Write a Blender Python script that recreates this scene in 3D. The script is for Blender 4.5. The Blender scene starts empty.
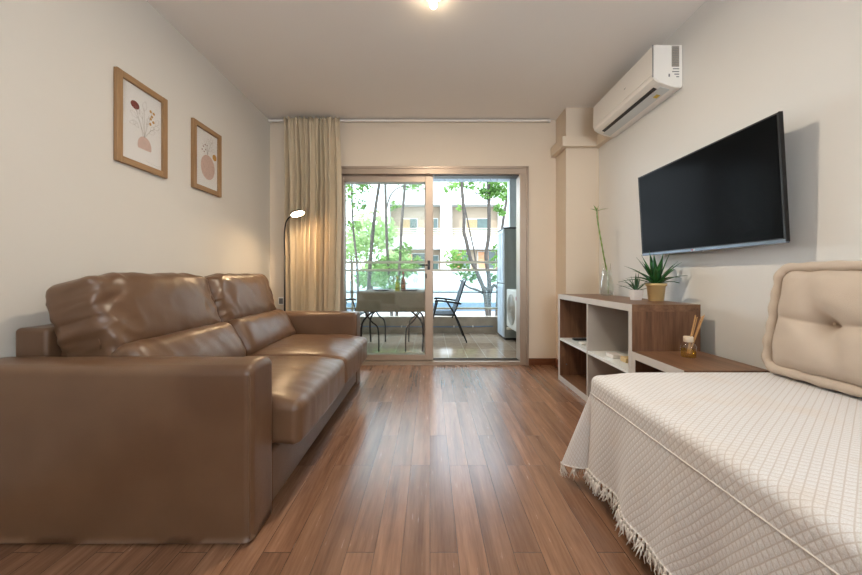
import bpy, bmesh, math, random
from mathutils import Vector, Matrix, noise
R = math.radians
random.seed(7)
S = bpy.context.scene
col = S.collection

# ---------------------------------------------------------------- camera, world, lights, exposure
F = 340.0; H = 0.915; VX = 430.0; VY = 275.5
cam = bpy.data.cameras.new('camera'); cam.sensor_width = 36; cam.lens = 36 * F / 862
cam.shift_y = -12 / 862; cam.shift_x = 1 / 862; cam.clip_start = 0.05; cam.clip_end = 300
co = bpy.data.objects.new('camera', cam); col.objects.link(co)
co.location = (0, 0, H); co.rotation_euler = (R(90), 0, 0); S.camera = co
def at(px, py, Y):
    return Vector(((px - VX) * Y / F, Y, H + (VY - py) * Y / F))

w = bpy.data.worlds.new('world'); S.world = w; w.use_nodes = True
bg = w.node_tree.nodes['Background']; bg.inputs[0].default_value = (0.74, 0.87, 1.0, 1); bg.inputs[1].default_value = 8.0

def light(name, kind, loc, rot, energy, color, **kw):
    l = bpy.data.lights.new(name, kind); l.energy = energy; l.color = color
    for k, v in kw.items(): setattr(l, k, v)
    o = bpy.data.objects.new(name, l); col.objects.link(o); o.location = loc; o.rotation_euler = rot
    return o
light('sun', 'SUN', (0, -5, 20), (R(46), 0, R(-28)), 4.5, (1.0, 0.95, 0.86), angle=R(0.6))
# two unseen fill lamps added behind the camera to brighten ceiling and room
light('rear_fill_light', 'AREA', (0.85, -2.40, 1.45), (R(152), 0, R(8)), 165, (0.85, 0.93, 1.0), shape='RECTANGLE', size=1.3, size_y=1.8)
light('rear_overhead_fill', 'AREA', (0.1, -0.9, 2.46), (0, 0, 0), 3, (1.0, 0.92, 0.82), shape='DISK', size=0.45)
# portal that guides sky light through the balcony opening
po = light('sky_portal', 'AREA', (-0.2, 5.72, 1.35), (R(-90), 0, 0), 1, (1, 1, 1), shape='RECTANGLE', size=3.4, size_y=2.3)
po.data.cycles.is_portal = True

v = S.view_settings
S.display_settings.display_device = 'sRGB'
v.view_transform = 'Standard'; v.look = 'None'; v.exposure = -0.08; v.gamma = 1.0; v.use_curve_mapping = False
S.cycles.max_bounces = 10; S.cycles.diffuse_bounces = 5; S.cycles.glossy_bounces = 4
S.cycles.transmission_bounces = 8; S.cycles.transparent_max_bounces = 24
S.cycles.sample_clamp_indirect = 6.0; S.cycles.caustics_reflective = False; S.cycles.caustics_refractive = False

# ---------------------------------------------------------------- materials
def lin(c): c /= 255; return c / 12.92 if c <= .04045 else ((c + .055) / 1.055) ** 2.4
def rgb(*c): return (lin(c[0]), lin(c[1]), lin(c[2]), 1)
class NT:
    def __init__(s, name):
        s.m = bpy.data.materials.new(name); s.m.use_nodes = True; s.t = s.m.node_tree
        s.b = s.t.nodes['Principled BSDF']; s.out = s.t.nodes['Material Output']
    def n(s, t, **kw):
        x = s.t.nodes.new(t)
        for k, v_ in kw.items():
            if k.startswith('i_'): x.inputs[k[2:].replace('_', ' ')].default_value = v_
            else: setattr(x, k, v_)
        return x
    def l(s, a, b): s.t.links.new(a, b)
    def coord(s, scale=(1, 1, 1), kind='Object', rot=(0, 0, 0)):
        tc = s.n('ShaderNodeTexCoord'); mp = s.n('ShaderNodeMapping')
        mp.inputs['Scale'].default_value = scale; mp.inputs['Rotation'].default_value = rot
        s.l(tc.outputs[kind], mp.inputs[0]); return mp.outputs[0]
    def noise(s, vec, scale, detail=4, rough=.5):
        x = s.n('ShaderNodeTexNoise'); x.inputs['Scale'].default_value = scale; x.inputs['Detail'].default_value = detail
        x.inputs['Roughness'].default_value = rough; s.l(vec, x.inputs['Vector']); return x.outputs[0]
    def ramp(s, fac, stops):
        x = s.n('ShaderNodeValToRGB'); e = x.color_ramp.elements
        while len(e) < len(stops): e.new(.5)
        for q, (p, c) in zip(e, stops): q.position = p; q.color = c
        s.l(fac, x.inputs[0]); return x.outputs[0]
    def bump(s, h, strength=.2, dist=.01):
        x = s.n('ShaderNodeBump'); x.inputs['Strength'].default_value = strength; x.inputs['Distance'].default_value = dist
        s.l(h, x.inputs['Height']); s.l(x.outputs[0], s.b.inputs['Normal'])
    def math(s, op, a, b=None):
        x = s.n('ShaderNodeMath', operation=op)
        for i, q in enumerate((a, b)):
            if q is None: continue
            if isinstance(q, (int, float)): x.inputs[i].default_value = q
            else: s.l(q, x.inputs[i])
        return x.outputs[0]
    def mix(s, f, a, b, mode='MIX'):
        x = s.n('ShaderNodeMixRGB', blend_type=mode)
        for i, q in enumerate((f, a, b)):
            if isinstance(q, (int, float)): x.inputs[i].default_value = q
            elif isinstance(q, tuple): x.inputs[i].default_value = q
            else: s.l(q, x.inputs[i])
        return x.outputs[0]
def plain(name, c, rough=.5, metal=0, var=.06, nscale=8, bump=0, bscale=60, spec=.5, emit=None):
    t = NT(name); b = t.b
    vec = t.coord()
    lo = tuple(x * (1 - var) for x in c[:3]) + (1,); hi = tuple(min(1, x * (1 + var)) for x in c[:3]) + (1,)
    t.l(t.ramp(t.noise(vec, nscale), [(.3, lo), (.7, hi)]), b.inputs['Base Color'])
    b.inputs['Roughness'].default_value = rough; b.inputs['Metallic'].default_value = metal
    b.inputs['Specular IOR Level'].default_value = spec
    if bump: t.bump(t.noise(vec, bscale, 3), bump, .004)
    if emit: b.inputs['Emission Color'].default_value = emit[0]; b.inputs['Emission Strength'].default_value = emit[1]
    return t.m
def wood(name, dark, mid, light_, axis='Y', rough=.4, scale=1.0):
    t = NT(name)
    sc = {'X': (1.2, 18, 18), 'Y': (18, 1.2, 18), 'Z': (18, 18, 1.2)}[axis]
    vec = t.coord(tuple(q * scale for q in sc))
    n1 = t.noise(vec, 1.6, 8, .62); n2 = t.noise(vec, 7, 3, .5)
    c = t.ramp(n1, [(.30, dark), (.5, mid), (.72, light_)])
    c = t.mix(.22, c, t.ramp(n2, [(.35, dark), (.65, light_)]))
    t.l(c, t.b.inputs['Base Color']); t.b.inputs['Roughness'].default_value = rough
    t.bump(n1, .08, .003); return t.m
def glass(name, tint=(1, 1, 1, 1), refl=.9, base=0.0, glosscol=(1, 1, 1, 1), haze=0.0, hazecol=(.8, .9, .9, 1)):
    t = NT(name); t.t.nodes.remove(t.b)
    tr = t.n('ShaderNodeBsdfTransparent'); tr.inputs[0].default_value = tint
    gl = t.n('ShaderNodeBsdfGlossy'); gl.inputs['Roughness'].default_value = 0.01; gl.inputs[0].default_value = glosscol
    fr = t.n('ShaderNodeFresnel'); ge = t.n('ShaderNodeNewGeometry')   # same reflectance on both faces of the thin pane
    t.l(t.math('SUBTRACT', 1.5, t.math('MULTIPLY', ge.outputs['Backfacing'], 1.5 - 1 / 1.5)), fr.inputs[0])
    mx = t.n('ShaderNodeMixShader')
    f = t.math('ADD', t.math('MULTIPLY', fr.outputs[0], refl), base)
    t.l(f, mx.inputs[0]); t.l(tr.outputs[0], mx.inputs[1]); t.l(gl.outputs[0], mx.inputs[2])
    o = mx.outputs[0]
    if haze:
        df = t.n('ShaderNodeBsdfTranslucent'); df.inputs[0].default_value = hazecol
        m2 = t.n('ShaderNodeMixShader'); m2.inputs[0].default_value = haze
        t.l(o, m2.inputs[1]); t.l(df.outputs[0], m2.inputs[2]); o = m2.outputs[0]
    t.l(o, t.out.inputs[0]); return t.m
M = {}
M['wall'] = plain('painted_wall', rgb(213, 208, 200), .75, var=.015, nscale=1.2, bump=.05, bscale=120)
M['wall_back'] = plain('bulb_tinted_back_wall', rgb(222, 207, 188), .75, var=.015, nscale=1.2, bump=.05, bscale=120)  # peach tint puts the bulb's warm light into the wall colour
M['wall_white'] = plain('painted_right_wall', rgb(226, 225, 222), .7, var=.015, nscale=1.2, bump=.05, bscale=120)
M['ceiling'] = plain('ceiling_paint', rgb(240, 236, 231), .85, var=.01, nscale=1, bump=.04, bscale=90)
M['ext'] = plain('exterior_render', rgb(205, 208, 205), .85, bump=.25, bscale=160)
M['parapet'] = plain('parapet_render', rgb(166, 154, 138), .85, var=.12, bump=.3, bscale=150)
M['alu'] = plain('champagne_aluminium', rgb(172, 154, 138), .38, .45, var=.03)
M['alu_dark'] = plain('aluminium_track', rgb(96, 88, 80), .4, .6)
M['rail'] = plain('railing_metal', rgb(196, 188, 168), .4, .3)
M['black'] = plain('black_plastic', rgb(22, 22, 24), .4)
M['blackmetal'] = plain('black_metal', rgb(26, 25, 25), .35, .5)
M['white'] = plain('white_plastic', rgb(236, 232, 226), .38, var=.01)
M['acgrey'] = plain('air_outlet_plastic', rgb(205, 210, 210), .4, var=.01)
M['outdoorwhite'] = plain('outdoor_unit_white', rgb(225, 224, 214), .5, var=.03)
M['grille'] = plain('fan_grille_plastic', rgb(190, 190, 182), .5)
M['cab'] = plain('cabinet_resin', rgb(204, 216, 226), .5, var=.03)
M['cabgrey'] = plain('cabinet_shaded_resin', rgb(140, 148, 146), .6, var=.04)  # greyer copy of the resin, shade on the room-facing side painted in
M['soffit'] = plain('soffit_slats', rgb(170, 182, 196), .5, var=.03)
M['melamine'] = plain('pale_grey_edging', rgb(196, 188, 180), .5, var=.02)
M['cellgrey'] = plain('cell_grey_board', rgb(186, 178, 170), .55, var=.02)
M['shelfwhite'] = plain('white_shelf_board', rgb(232, 236, 234), .25, var=.01)
M['walnutY'] = wood('walnut_top', rgb(84, 56, 38), rgb(118, 84, 60), rgb(140, 104, 78), 'Y', .38)
M['walnutZ'] = wood('walnut_panel', rgb(78, 50, 34), rgb(112, 77, 54), rgb(134, 97, 70), 'Z', .42)
M['skirt'] = wood('skirting_wood', rgb(84, 46, 26), rgb(112, 66, 40), rgb(130, 80, 50), 'X', .4)
M['oakZ'] = wood('oak_frame', rgb(128, 96, 64), rgb(154, 119, 82), rgb(172, 138, 102), 'Z', .5)
M['oakY'] = wood('oak_frame_rail', rgb(128, 96, 64), rgb(154, 119, 82), rgb(172, 138, 102), 'Y', .5)
M['paper'] = plain('print_paper', rgb(232, 230, 228), .6, var=.01)
M['ink_line'] = plain('print_grey_line', rgb(170, 160, 152), .7)
M['ink_red'] = plain('print_red', rgb(122, 44, 32), .7, var=.1, nscale=90)
M['ink_pink'] = plain('print_pink', rgb(206, 176, 164), .7, var=.08, nscale=60)
M['ink_gold'] = plain('print_ochre', rgb(192, 142, 64), .7, var=.1, nscale=90)
M['chrome'] = plain('brushed_silver', rgb(112, 120, 128), .35, .7)
M['pot_white'] = plain('white_ceramic', rgb(228, 222, 216), .35, var=.01)
M['pot_beige'] = plain('beige_pot', rgb(202, 172, 120), .5, var=.05)
M['soil'] = plain('potting_soil', rgb(60, 44, 32), .9, bump=.6)
M['leaf_dark'] = plain('houseplant_leaf', rgb(42, 96, 44), .4, var=.35, nscale=30)
M['leaf_grey'] = plain('succulent_leaf', rgb(66, 104, 70), .45, var=.3, nscale=40)
M['bamboo'] = plain('bamboo_stalk', rgb(112, 142, 62), .4, var=.25, nscale=40)
M['stick'] = plain('reed_stick', rgb(196, 150, 96), .7)
M['cap'] = plain('pale_wood_collar', rgb(226, 208, 186), .6)
M['oil'] = glass('amber_oil', (1.0, .90, .50, 1), .3)
M['clear'] = glass('clear_glass', (.97, .98, .97, 1), 1.0, .03)
M['frosted'] = glass('vase_glass', (.95, .96, .94, 1), 1.0, .08, haze=.22, hazecol=(.9, .9, .87, 1))
M['pane'] = glass('door_glass', (.965, .98, .978, 1), 1.0, 0.0)
M['picglass'] = glass('picture_glass', (.99, .99, .99, 1), .8)
M['railglass'] = glass('balustrade_glass', (.84, .92, .94, 1), .8, 0.0, haze=.02)
M['bottle'] = glass('green_yellow_bottle', (.70, .66, .12, 1), .8, .04)
M['bottle2'] = glass('brown_bottle', (.52, .26, .14, 1), .8, .04)
M['plate'] = plain('dark_plate', rgb(52, 48, 46), .4)
M['cloth'] = plain('taupe_tablecloth', rgb(136, 128, 112), .9, var=.05, bump=.3, bscale=300)
M['mesh'] = plain('dark_mesh_fabric', rgb(44, 48, 56), .7, bump=.4, bscale=400)
M['bark'] = plain('tree_bark', rgb(58, 52, 46), .9, var=.3, nscale=20, bump=.6, bscale=60)
M['bwall'] = plain('beige_facade', rgb(148, 132, 112), .9, var=.04, nscale=1)
M['bwhite'] = plain('white_facade', rgb(188, 190, 188), .9, var=.03, nscale=1)
M['shutter'] = plain('tan_shutter', rgb(150, 128, 92), .8, var=.08)
M['shutter_o'] = plain('terracotta_shutter', rgb(196, 140, 100), .8, var=.08)
M['winglass'] = plain('far_window_glass', rgb(60, 78, 72), .08, var=.2, nscale=2)
M['street'] = plain('street_paving', rgb(160, 160, 158), .9, var=.08, nscale=.5)
M['gardenwall'] = plain('garden_wall_blue_grey', rgb(96, 112, 126), .85, var=.06)
M['gardenwhite'] = plain('garden_wall_white', rgb(178, 180, 180), .85, var=.04)
M['cable'] = plain('blue_grey_pipe', rgb(120, 140, 165), .5)
M['button'] = plain('cushion_button', rgb(176, 158, 140), .9)
M['bulb'] = plain('lit_bulb', rgb(255, 240, 210), .4, emit=((1.0, .78, .52, 1), 70.0))
M['led'] = plain('lit_led_disc', rgb(255, 240, 210), .4, emit=((1.0, .72, .42, 1), 230.0))
M['label'] = plain('grey_rating_label', rgb(150, 142, 132), .6, var=.3, nscale=500)
M['redmark'] = plain('red_mark', rgb(176, 40, 66), .5)
M['greymark'] = plain('grey_mark', rgb(120, 120, 122), .5)
M['yellow'] = plain('yellow_sticker', rgb(206, 176, 60), .5)

def m_leaf(name, a, b):
    t = NT(name); t.b.inputs['Roughness'].default_value = .6
    c = t.ramp(t.noise(t.coord(), 1.7, 3), [(.3, a), (.7, b)])
    t.l(c, t.b.inputs['Base Color'])
    tl = t.n('ShaderNodeBsdfTranslucent'); t.l(c, tl.inputs[0])
    mx = t.n('ShaderNodeMixShader'); mx.inputs[0].default_value = .5
    t.l(t.b.outputs[0], mx.inputs[1]); t.l(tl.outputs[0], mx.inputs[2]); t.l(mx.outputs[0], t.out.inputs[0])
    return t.m
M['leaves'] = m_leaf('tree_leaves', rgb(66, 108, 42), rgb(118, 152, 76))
M['leaves2'] = m_leaf('hazed_leaves', rgb(120, 158, 92), rgb(184, 204, 148))  # lightened green, haze over the far foliage put into the colour

def m_floor():
    t = NT('laminate_floor')
    vec = t.coord(rot=(0, 0, R(90)))
    br = t.n('ShaderNodeTexBrick', offset=.37, offset_frequency=3, squash=1.0)
    br.inputs['Scale'].default_value = 1; br.inputs['Brick Width'].default_value = .82; br.inputs['Row Height'].default_value = .092
    br.inputs['Mortar Size'].default_value = .0009; br.inputs['Mortar Smooth'].default_value = .2
    br.inputs['Color1'].default_value = (0, 0, 0, 1); br.inputs['Color2'].default_value = (1, 1, 1, 1)
    br.inputs['Mortar'].default_value = (.5, .5, .5, 1)
    t.l(vec, br.inputs['Vector'])
    # grain, offset per board
    v2 = t.coord((26, 1.6, 1))
    add = t.n('ShaderNodeVectorMath', operation='ADD'); sc = t.n('ShaderNodeVectorMath', operation='SCALE')
    t.l(br.outputs[0], sc.inputs[0]); sc.inputs['Scale'].default_value = 37.0
    t.l(v2, add.inputs[0]); t.l(sc.outputs[0], add.inputs[1])
    n1 = t.noise(add.outputs[0], .9, 9, .66); n2 = t.noise(add.outputs[0], 5, 4, .6)
    c = t.ramp(n1, [(.28, rgb(92, 64, 48)), (.45, rgb(130, 95, 73)), (.58, rgb(149, 112, 88)), (.76, rgb(170, 132, 106))])
    c = t.mix(.25, c, t.ramp(n2, [(.3, rgb(98, 64, 47)), (.7, rgb(170, 128, 100))]))
    tone = t.ramp(br.outputs[0], [(0, (.72, .70, .70, 1)), (.5, (.92, .90, .88, 1)), (1, (1.1, 1.08, 1.06, 1))])
    c = t.mix(1.0, c, tone, 'MULTIPLY')
    # knots
    kn = t.n('ShaderNodeTexVoronoi'); kn.inputs['Scale'].default_value = 1
    t.l(t.coord((5, 1.7, 1)), kn.inputs['Vector'])
    kf = t.ramp(kn.outputs['Distance'], [(0, (1, 1, 1, 1)), (.07, (0, 0, 0, 1))])
    c = t.mix(t.math('MULTIPLY', kf, .55), c, rgb(66, 40, 28))
    c = t.mix(br.outputs['Fac'], c, rgb(70, 46, 34))
    t.l(c, t.b.inputs['Base Color'])
    r = t.math('ADD', t.math('MULTIPLY', n2, .12), .19); t.l(r, t.b.inputs['Roughness'])
    t.b.inputs['Specular IOR Level'].default_value = 1.0
    t.bump(t.math('SUBTRACT', t.math('MULTIPLY', n1, .3), br.outputs['Fac']), .12, .0015)
    return t.m
M['floor'] = m_floor()
def m_tiles():
    t = NT('balcony_tiles'); vec = t.coord(rot=(0, 0, R(90)))
    br = t.n('ShaderNodeTexBrick', offset=0.0, squash=1.0)
    br.inputs['Scale'].default_value = 1; br.inputs['Brick Width'].default_value = .42; br.inputs['Row Height'].default_value = .21
    br.inputs['Mortar Size'].default_value = .004; br.inputs['Color1'].default_value = rgb(164, 140, 118)
    br.inputs['Color2'].default_value = rgb(188, 166, 144); br.inputs['Mortar'].default_value = rgb(208, 196, 180)
    t.l(vec, br.inputs['Vector'])
    c = t.mix(.25, br.outputs[0], t.ramp(t.noise(t.coord(), 14, 5), [(.3, rgb(120, 96, 76)), (.7, rgb(190, 168, 142))]))
    t.l(c, t.b.inputs['Base Color']); t.b.inputs['Roughness'].default_value = .11
    return t.m
M['tiles'] = m_tiles()
def m_leather():
    t = NT('tan_leather'); vec = t.coord()
    n = t.noise(vec, 3, 5)
    t.l(t.ramp(n, [(.3, rgb(92, 66, 48)), (.7, rgb(110, 83, 62))]), t.b.inputs['Base Color'])
    t.l(t.math('ADD', t.math('MULTIPLY', t.noise(vec, 9, 4), .14), .24), t.b.inputs['Roughness'])
    t.b.inputs['Specular IOR Level'].default_value = .5
    vo = t.n('ShaderNodeTexVoronoi'); vo.inputs['Scale'].default_value = 420; t.l(vec, vo.inputs['Vector'])
    h = t.math('ADD', t.math('MULTIPLY', vo.outputs[0], .12), t.math('MULTIPLY', t.noise(t.coord((2, 7, 7)), 3, 4), .5))
    t.bump(h, .30, .006); return t.m
M['leather'] = m_leather()
M['seam'] = plain('leather_seam', rgb(104, 76, 54), .5)
def m_cover():
    t = NT('woven_bed_cover')
    tc = t.n('ShaderNodeTexCoord'); sp = t.n('ShaderNodeSeparateXYZ'); t.l(tc.outputs['UV'], sp.inputs[0])
    wob = t.noise(tc.outputs['UV'], 7, 2)
    u = t.math('ADD', sp.outputs[0], t.math('MULTIPLY', wob, .006)); vv = t.math('ADD', sp.outputs[1], t.math('MULTIPLY', wob, .006))
    du, dv = .027, .0205
    def tri(x): return t.math('ABSOLUTE', t.math('SUBTRACT', t.math('FRACT', x), .5))
    a = tri(t.math('ADD', t.math('DIVIDE', u, du), t.math('DIVIDE', vv, dv)))
    b = tri(t.math('SUBTRACT', t.math('DIVIDE', u, du), t.math('DIVIDE', vv, dv)))
    m_ = t.math('MINIMUM', a, b)
    line = t.ramp(m_, [(.035, (1, 1, 1, 1)), (.11, (0, 0, 0, 1))])
    weave = t.noise(tc.outputs['UV'], 420, 2)
    base = t.ramp(weave, [(.3, rgb(206, 202, 200)), (.7, rgb(228, 227, 228))])
    stain = t.ramp(t.noise(tc.outputs['UV'], 5, 3), [(.55, (0, 0, 0, 1)), (.75, (1, 1, 1, 1))])
    base = t.mix(t.math('MULTIPLY', stain, .3), base, rgb(214, 190, 164))
    c = t.mix(t.math('MULTIPLY', line, .5), base, rgb(176, 158, 144))
    t.l(c, t.b.inputs['Base Color']); t.b.inputs['Roughness'].default_value = .95
    t.b.inputs['Sheen Weight'].default_value = .15
    h = t.math('ADD', t.math('MULTIPLY', m_, 1.6), t.math('MULTIPLY', weave, .25))
    t.bump(h, .35, .004); return t.m
M['cover'] = m_cover()
M['tassel'] = plain('tassel_yarn', rgb(224, 218, 212), .95, var=.04, nscale=60)
M['cushion'] = plain('beige_cotton', rgb(196, 180, 164), .95, var=.04, bump=.25, bscale=500)
M['curtain'] = plain('linen_curtain', rgb(206, 190, 164), .9, var=.04, bump=.3, bscale=400)
def m_screen():
    t = NT('tv_screen'); t.l(t.ramp(t.noise(t.coord(), 2), [(.3, (.006, .007, .008, 1)), (.7, (.009, .010, .011, 1))]), t.b.inputs['Base Color'])
    t.b.inputs['Roughness'].default_value = .16; t.b.inputs['IOR'].default_value = 1.07; return t.m
M['screen'] = m_screen()

# ---------------------------------------------------------------- mesh helpers
def tag(o, label=None, cat=None, group=None, kind=None):
    if label: o['label'] = label
    if cat: o['category'] = cat
    if group: o['group'] = group
    if kind: o['kind'] = kind
    return o
def empty(name, loc, label=None, cat=None, group=None, kind=None):
    o = bpy.data.objects.new(name, None); o.location = loc; o.empty_display_size = .1; col.objects.link(o)
    return tag(o, label, cat, group, kind)
def obj(name, bm, mat, parent=None, smooth=False, kind=None):
    me = bpy.data.meshes.new(name); bmesh.ops.recalc_face_normals(bm, faces=bm.faces) if not getattr(bm, 'keep', False) else None
    if smooth:
        for f in bm.faces: f.smooth = True
    bm.to_mesh(me); bm.free()
    if isinstance(mat, (list, tuple)):
        for q in mat: me.materials.append(M[q])
    else: me.materials.append(M[mat])
    o = bpy.data.objects.new(name, me); col.objects.link(o)
    if parent:
        o.parent = parent
        if parent.type == 'EMPTY': o.matrix_parent_inverse = Matrix.Translation(-parent.location)   # shapes are written in world metres
    if kind: o['kind'] = kind
    return o
def nb(): return bmesh.new()
def box(bm, x0, x1, y0, y1, z0, z1, bev=0, seg=2, mat=None):
    r = bmesh.ops.create_cube(bm, size=1)
    T = Matrix.Translation(((x0 + x1) / 2, (y0 + y1) / 2, (z0 + z1) / 2)) @ Matrix.Diagonal((abs(x1 - x0), abs(y1 - y0), abs(z1 - z0), 1))
    bmesh.ops.transform(bm, matrix=T, verts=r['verts'])
    if bev:
        es = list({e for v_ in r['verts'] for e in v_.link_edges})
        bmesh.ops.bevel(bm, geom=es, offset=bev, segments=seg, affect='EDGES', profile=.5)
    return r['verts']
def bx(name, mat, parent, *a, bev=0, seg=2, kind=None):
    bm = nb(); box(bm, *a, bev=bev, seg=seg); return obj(name, bm, mat, parent, kind=kind)
def tube(bm, pts, r, seg=8, closed=False, cap=True):
    pts = [Vector(p) for p in pts]; n = len(pts); rings = []
    rr = r if isinstance(r, (list, tuple)) else [r] * n
    up = None
    for i, p in enumerate(pts):
        if closed: t = pts[(i + 1) % n] - pts[i - 1]
        else: t = pts[min(i + 1, n - 1)] - pts[max(i - 1, 0)]
        if t.length < 1e-9: t = Vector((0, 0, 1))
        t.normalize()
        if up is None:
            up = Vector((0, 0, 1)) if abs(t.z) < .9 else Vector((1, 0, 0))
        a = t.cross(up)
        if a.length < 1e-4: a = t.cross(Vector((0, 1, 0)))
        a.normalize(); b = a.cross(t).normalized(); up = b
        rings.append([bm.verts.new(p + (a * math.cos(k * math.tau / seg) + b * math.sin(k * math.tau / seg)) * rr[i]) for k in range(seg)])
    m_ = n if closed else n - 1
    for i in range(m_):
        A, B = rings[i], rings[(i + 1) % n]
        for k in range(seg):
            bm.faces.new((A[k], A[(k + 1) % seg], B[(k + 1) % seg], B[k]))
    if cap and not closed:
        bm.faces.new(rings[0][::-1]); bm.faces.new(rings[-1])
def smooth_path(pts, n=6):
    pts = [Vector(p) for p in pts]; out = []
    for i in range(len(pts) - 1):
        p0 = pts[max(i - 1, 0)]; p1 = pts[i]; p2 = pts[i + 1]; p3 = pts[min(i + 2, len(pts) - 1)]
        for k in range(n):
            t = k / n
            out.append(.5 * ((2 * p1) + (-p0 + p2) * t + (2 * p0 - 5 * p1 + 4 * p2 - p3) * t * t + (-p0 + 3 * p1 - 3 * p2 + p3) * t ** 3))
    out.append(pts[-1]); return out
def lathe(bm, c, prof, seg=24, lean=None):
    rings = []
    for r, z in prof:
        ring = []
        for k in range(seg):
            a = k * math.tau / seg
            ring.append(bm.verts.new((c[0] + r * math.cos(a), c[1] + r * math.sin(a), c[2] + z)))
        rings.append(ring)
    for A, B in zip(rings, rings[1:]):
        for k in range(seg): bm.faces.new((A[k], A[(k + 1) % seg], B[(k + 1) % seg], B[k]))
    bm.faces.new(rings[0][::-1]); bm.faces.new(rings[-1])
def rbox(size, r, n=(20, 20, 20), k=4):
    """rounded box centred at the origin, dense grid; returns bmesh"""
    h = [s / 2 for s in size]
    ax = []
    for a in range(3):
        rr = min(r, h[a] * .98)
        L = [-h[a] + rr * (1 - math.cos(i / k * math.pi / 2)) for i in range(k)]
        L = [-h[a] + rr * (1 - (math.tan((k - i) / k * math.pi / 4))) for i in range(k)]
        inner = [-h[a] + rr + (2 * h[a] - 2 * rr) * i / n[a] for i in range(n[a] + 1)]
        ax.append(L + inner + [-q for q in L[::-1]])
    bm = bmesh.new(); V = {}
    X, Y, Z = ax; nx, ny, nz = len(X) - 1, len(Y) - 1, len(Z) - 1
    def g(i, j, l):
        if (i, j, l) not in V:
            p = Vector((X[i], Y[j], Z[l]))
            q = Vector([max(-h[a] + min(r, h[a] * .98), min(h[a] - min(r, h[a] * .98), p[a])) for a in range(3)])
            d = p - q
            if d.length > 1e-9: p = q + d.normalized() * min(r, min(h) * .98)
            V[(i, j, l)] = bm.verts.new(p)
        return V[(i, j, l)]
    for i in range(nx):
        for j in range(ny):
            for l in (0, nz): bm.faces.new((g(i, j, l), g(i + 1, j, l), g(i + 1, j + 1, l), g(i, j + 1, l)))
    for i in range(nx):
        for l in range(nz):
            for j in (0, ny): bm.faces.new((g(i, j, l), g(i + 1, j, l), g(i + 1, j, l + 1), g(i, j, l + 1)))
    for j in range(ny):
        for l in range(nz):
            for i in (0, nx): bm.faces.new((g(i, j, l), g(i, j + 1, l), g(i, j + 1, l + 1), g(i, j, l + 1)))
    return bm
def deform(bm, fn):
    bm.normal_update()
    new = [(v_, fn(v_.co.copy(), v_.normal.copy())) for v_ in bm.verts]
    for v_, p in new: v_.co = p
def place(bm, loc, rot=None):
    T = Matrix.Translation(loc)
    if rot: T = T @ rot
    bmesh.ops.transform(bm, matrix=T, verts=bm.verts)
def text(name, body, size, mat, parent, loc, xdir, ydir, extrude=.0006):
    c = bpy.data.curves.new(name, 'FONT'); c.body = body; c.size = size; c.extrude = extrude; c.align_x = 'CENTER'; c.align_y = 'CENTER'
    t = bpy.data.objects.new(name + '_tmp', c); col.objects.link(t)
    dg = bpy.context.evaluated_depsgraph_get(); me = bpy.data.meshes.new_from_object(t.evaluated_get(dg))
    col.objects.unlink(t); bpy.data.objects.remove(t)
    x = Vector(xdir).normalized(); y = Vector(ydir).normalized(); z = x.cross(y)
    me.transform(Matrix.Translation(loc) @ Matrix((x, y, z)).transposed().to_4x4())
    me.materials.clear(); me.materials.append(M[mat])
    o = bpy.data.objects.new(name, me); col.objects.link(o)
    if parent:
        o.parent = parent
        if parent.type == 'EMPTY': o.matrix_parent_inverse = Matrix.Translation(-parent.location)
    return o

# ---------------------------------------------------------------- setting: room shell
XL, XR, YB, ZC, YR = -1.636, 1.60, 3.476, 2.505, -2.6
def st(name, mat, *a, bev=0):
    return bx(name, mat, None, *a, bev=bev, kind='structure')
st('floor', 'floor', XL - .12, XR + .12, YR - .12, YB + .05, -.12, 0)
st('ceiling', 'ceiling', XL - .12, XR + .12, YR - .12, YB + .22, ZC, ZC + .15)
st('wall_left', 'wall', XL - .12, XL, YR - .12, YB + .22, 0, ZC)
st('wall_right', 'wall_white', XR, XR + .12, YR - .12, YB + .22, 0, ZC)
st('wall_rear', 'wall', XL, XR, YR - .12, YR, 0, ZC)
DX0, DX1, DZ = -1.00, .992, 2.024
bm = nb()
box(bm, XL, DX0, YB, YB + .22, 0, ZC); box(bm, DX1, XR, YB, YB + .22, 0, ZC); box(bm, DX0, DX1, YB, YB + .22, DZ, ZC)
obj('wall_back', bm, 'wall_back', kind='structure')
# pillar in the back right corner
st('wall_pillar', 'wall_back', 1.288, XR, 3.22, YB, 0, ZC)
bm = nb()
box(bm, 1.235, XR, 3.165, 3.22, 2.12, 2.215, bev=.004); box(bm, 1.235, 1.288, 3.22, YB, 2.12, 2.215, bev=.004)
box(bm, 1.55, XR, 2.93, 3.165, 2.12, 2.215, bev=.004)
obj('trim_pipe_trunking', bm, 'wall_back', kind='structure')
bm = nb(); box(bm, DX1 + .002, 1.288, YB - .014, YB, 0, .07, bev=.003); box(bm, 1.274, 1.288, 3.21, YB - .014, 0, .07)
obj('baseboard_back_right', bm, 'skirt', kind='structure')
bm = nb(); box(bm, XL, DX0 - .002, YB - .014, YB, 0, .07, bev=.003)
obj('baseboard_back_left', bm, 'skirt', kind='structure')
st('baseboard_left', 'skirt', XL, XL + .014, YR, YB - .014, 0, .07)
st('baseboard_right', 'skirt', XR - .014, XR, YR, 3.21, 0, .07)

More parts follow.
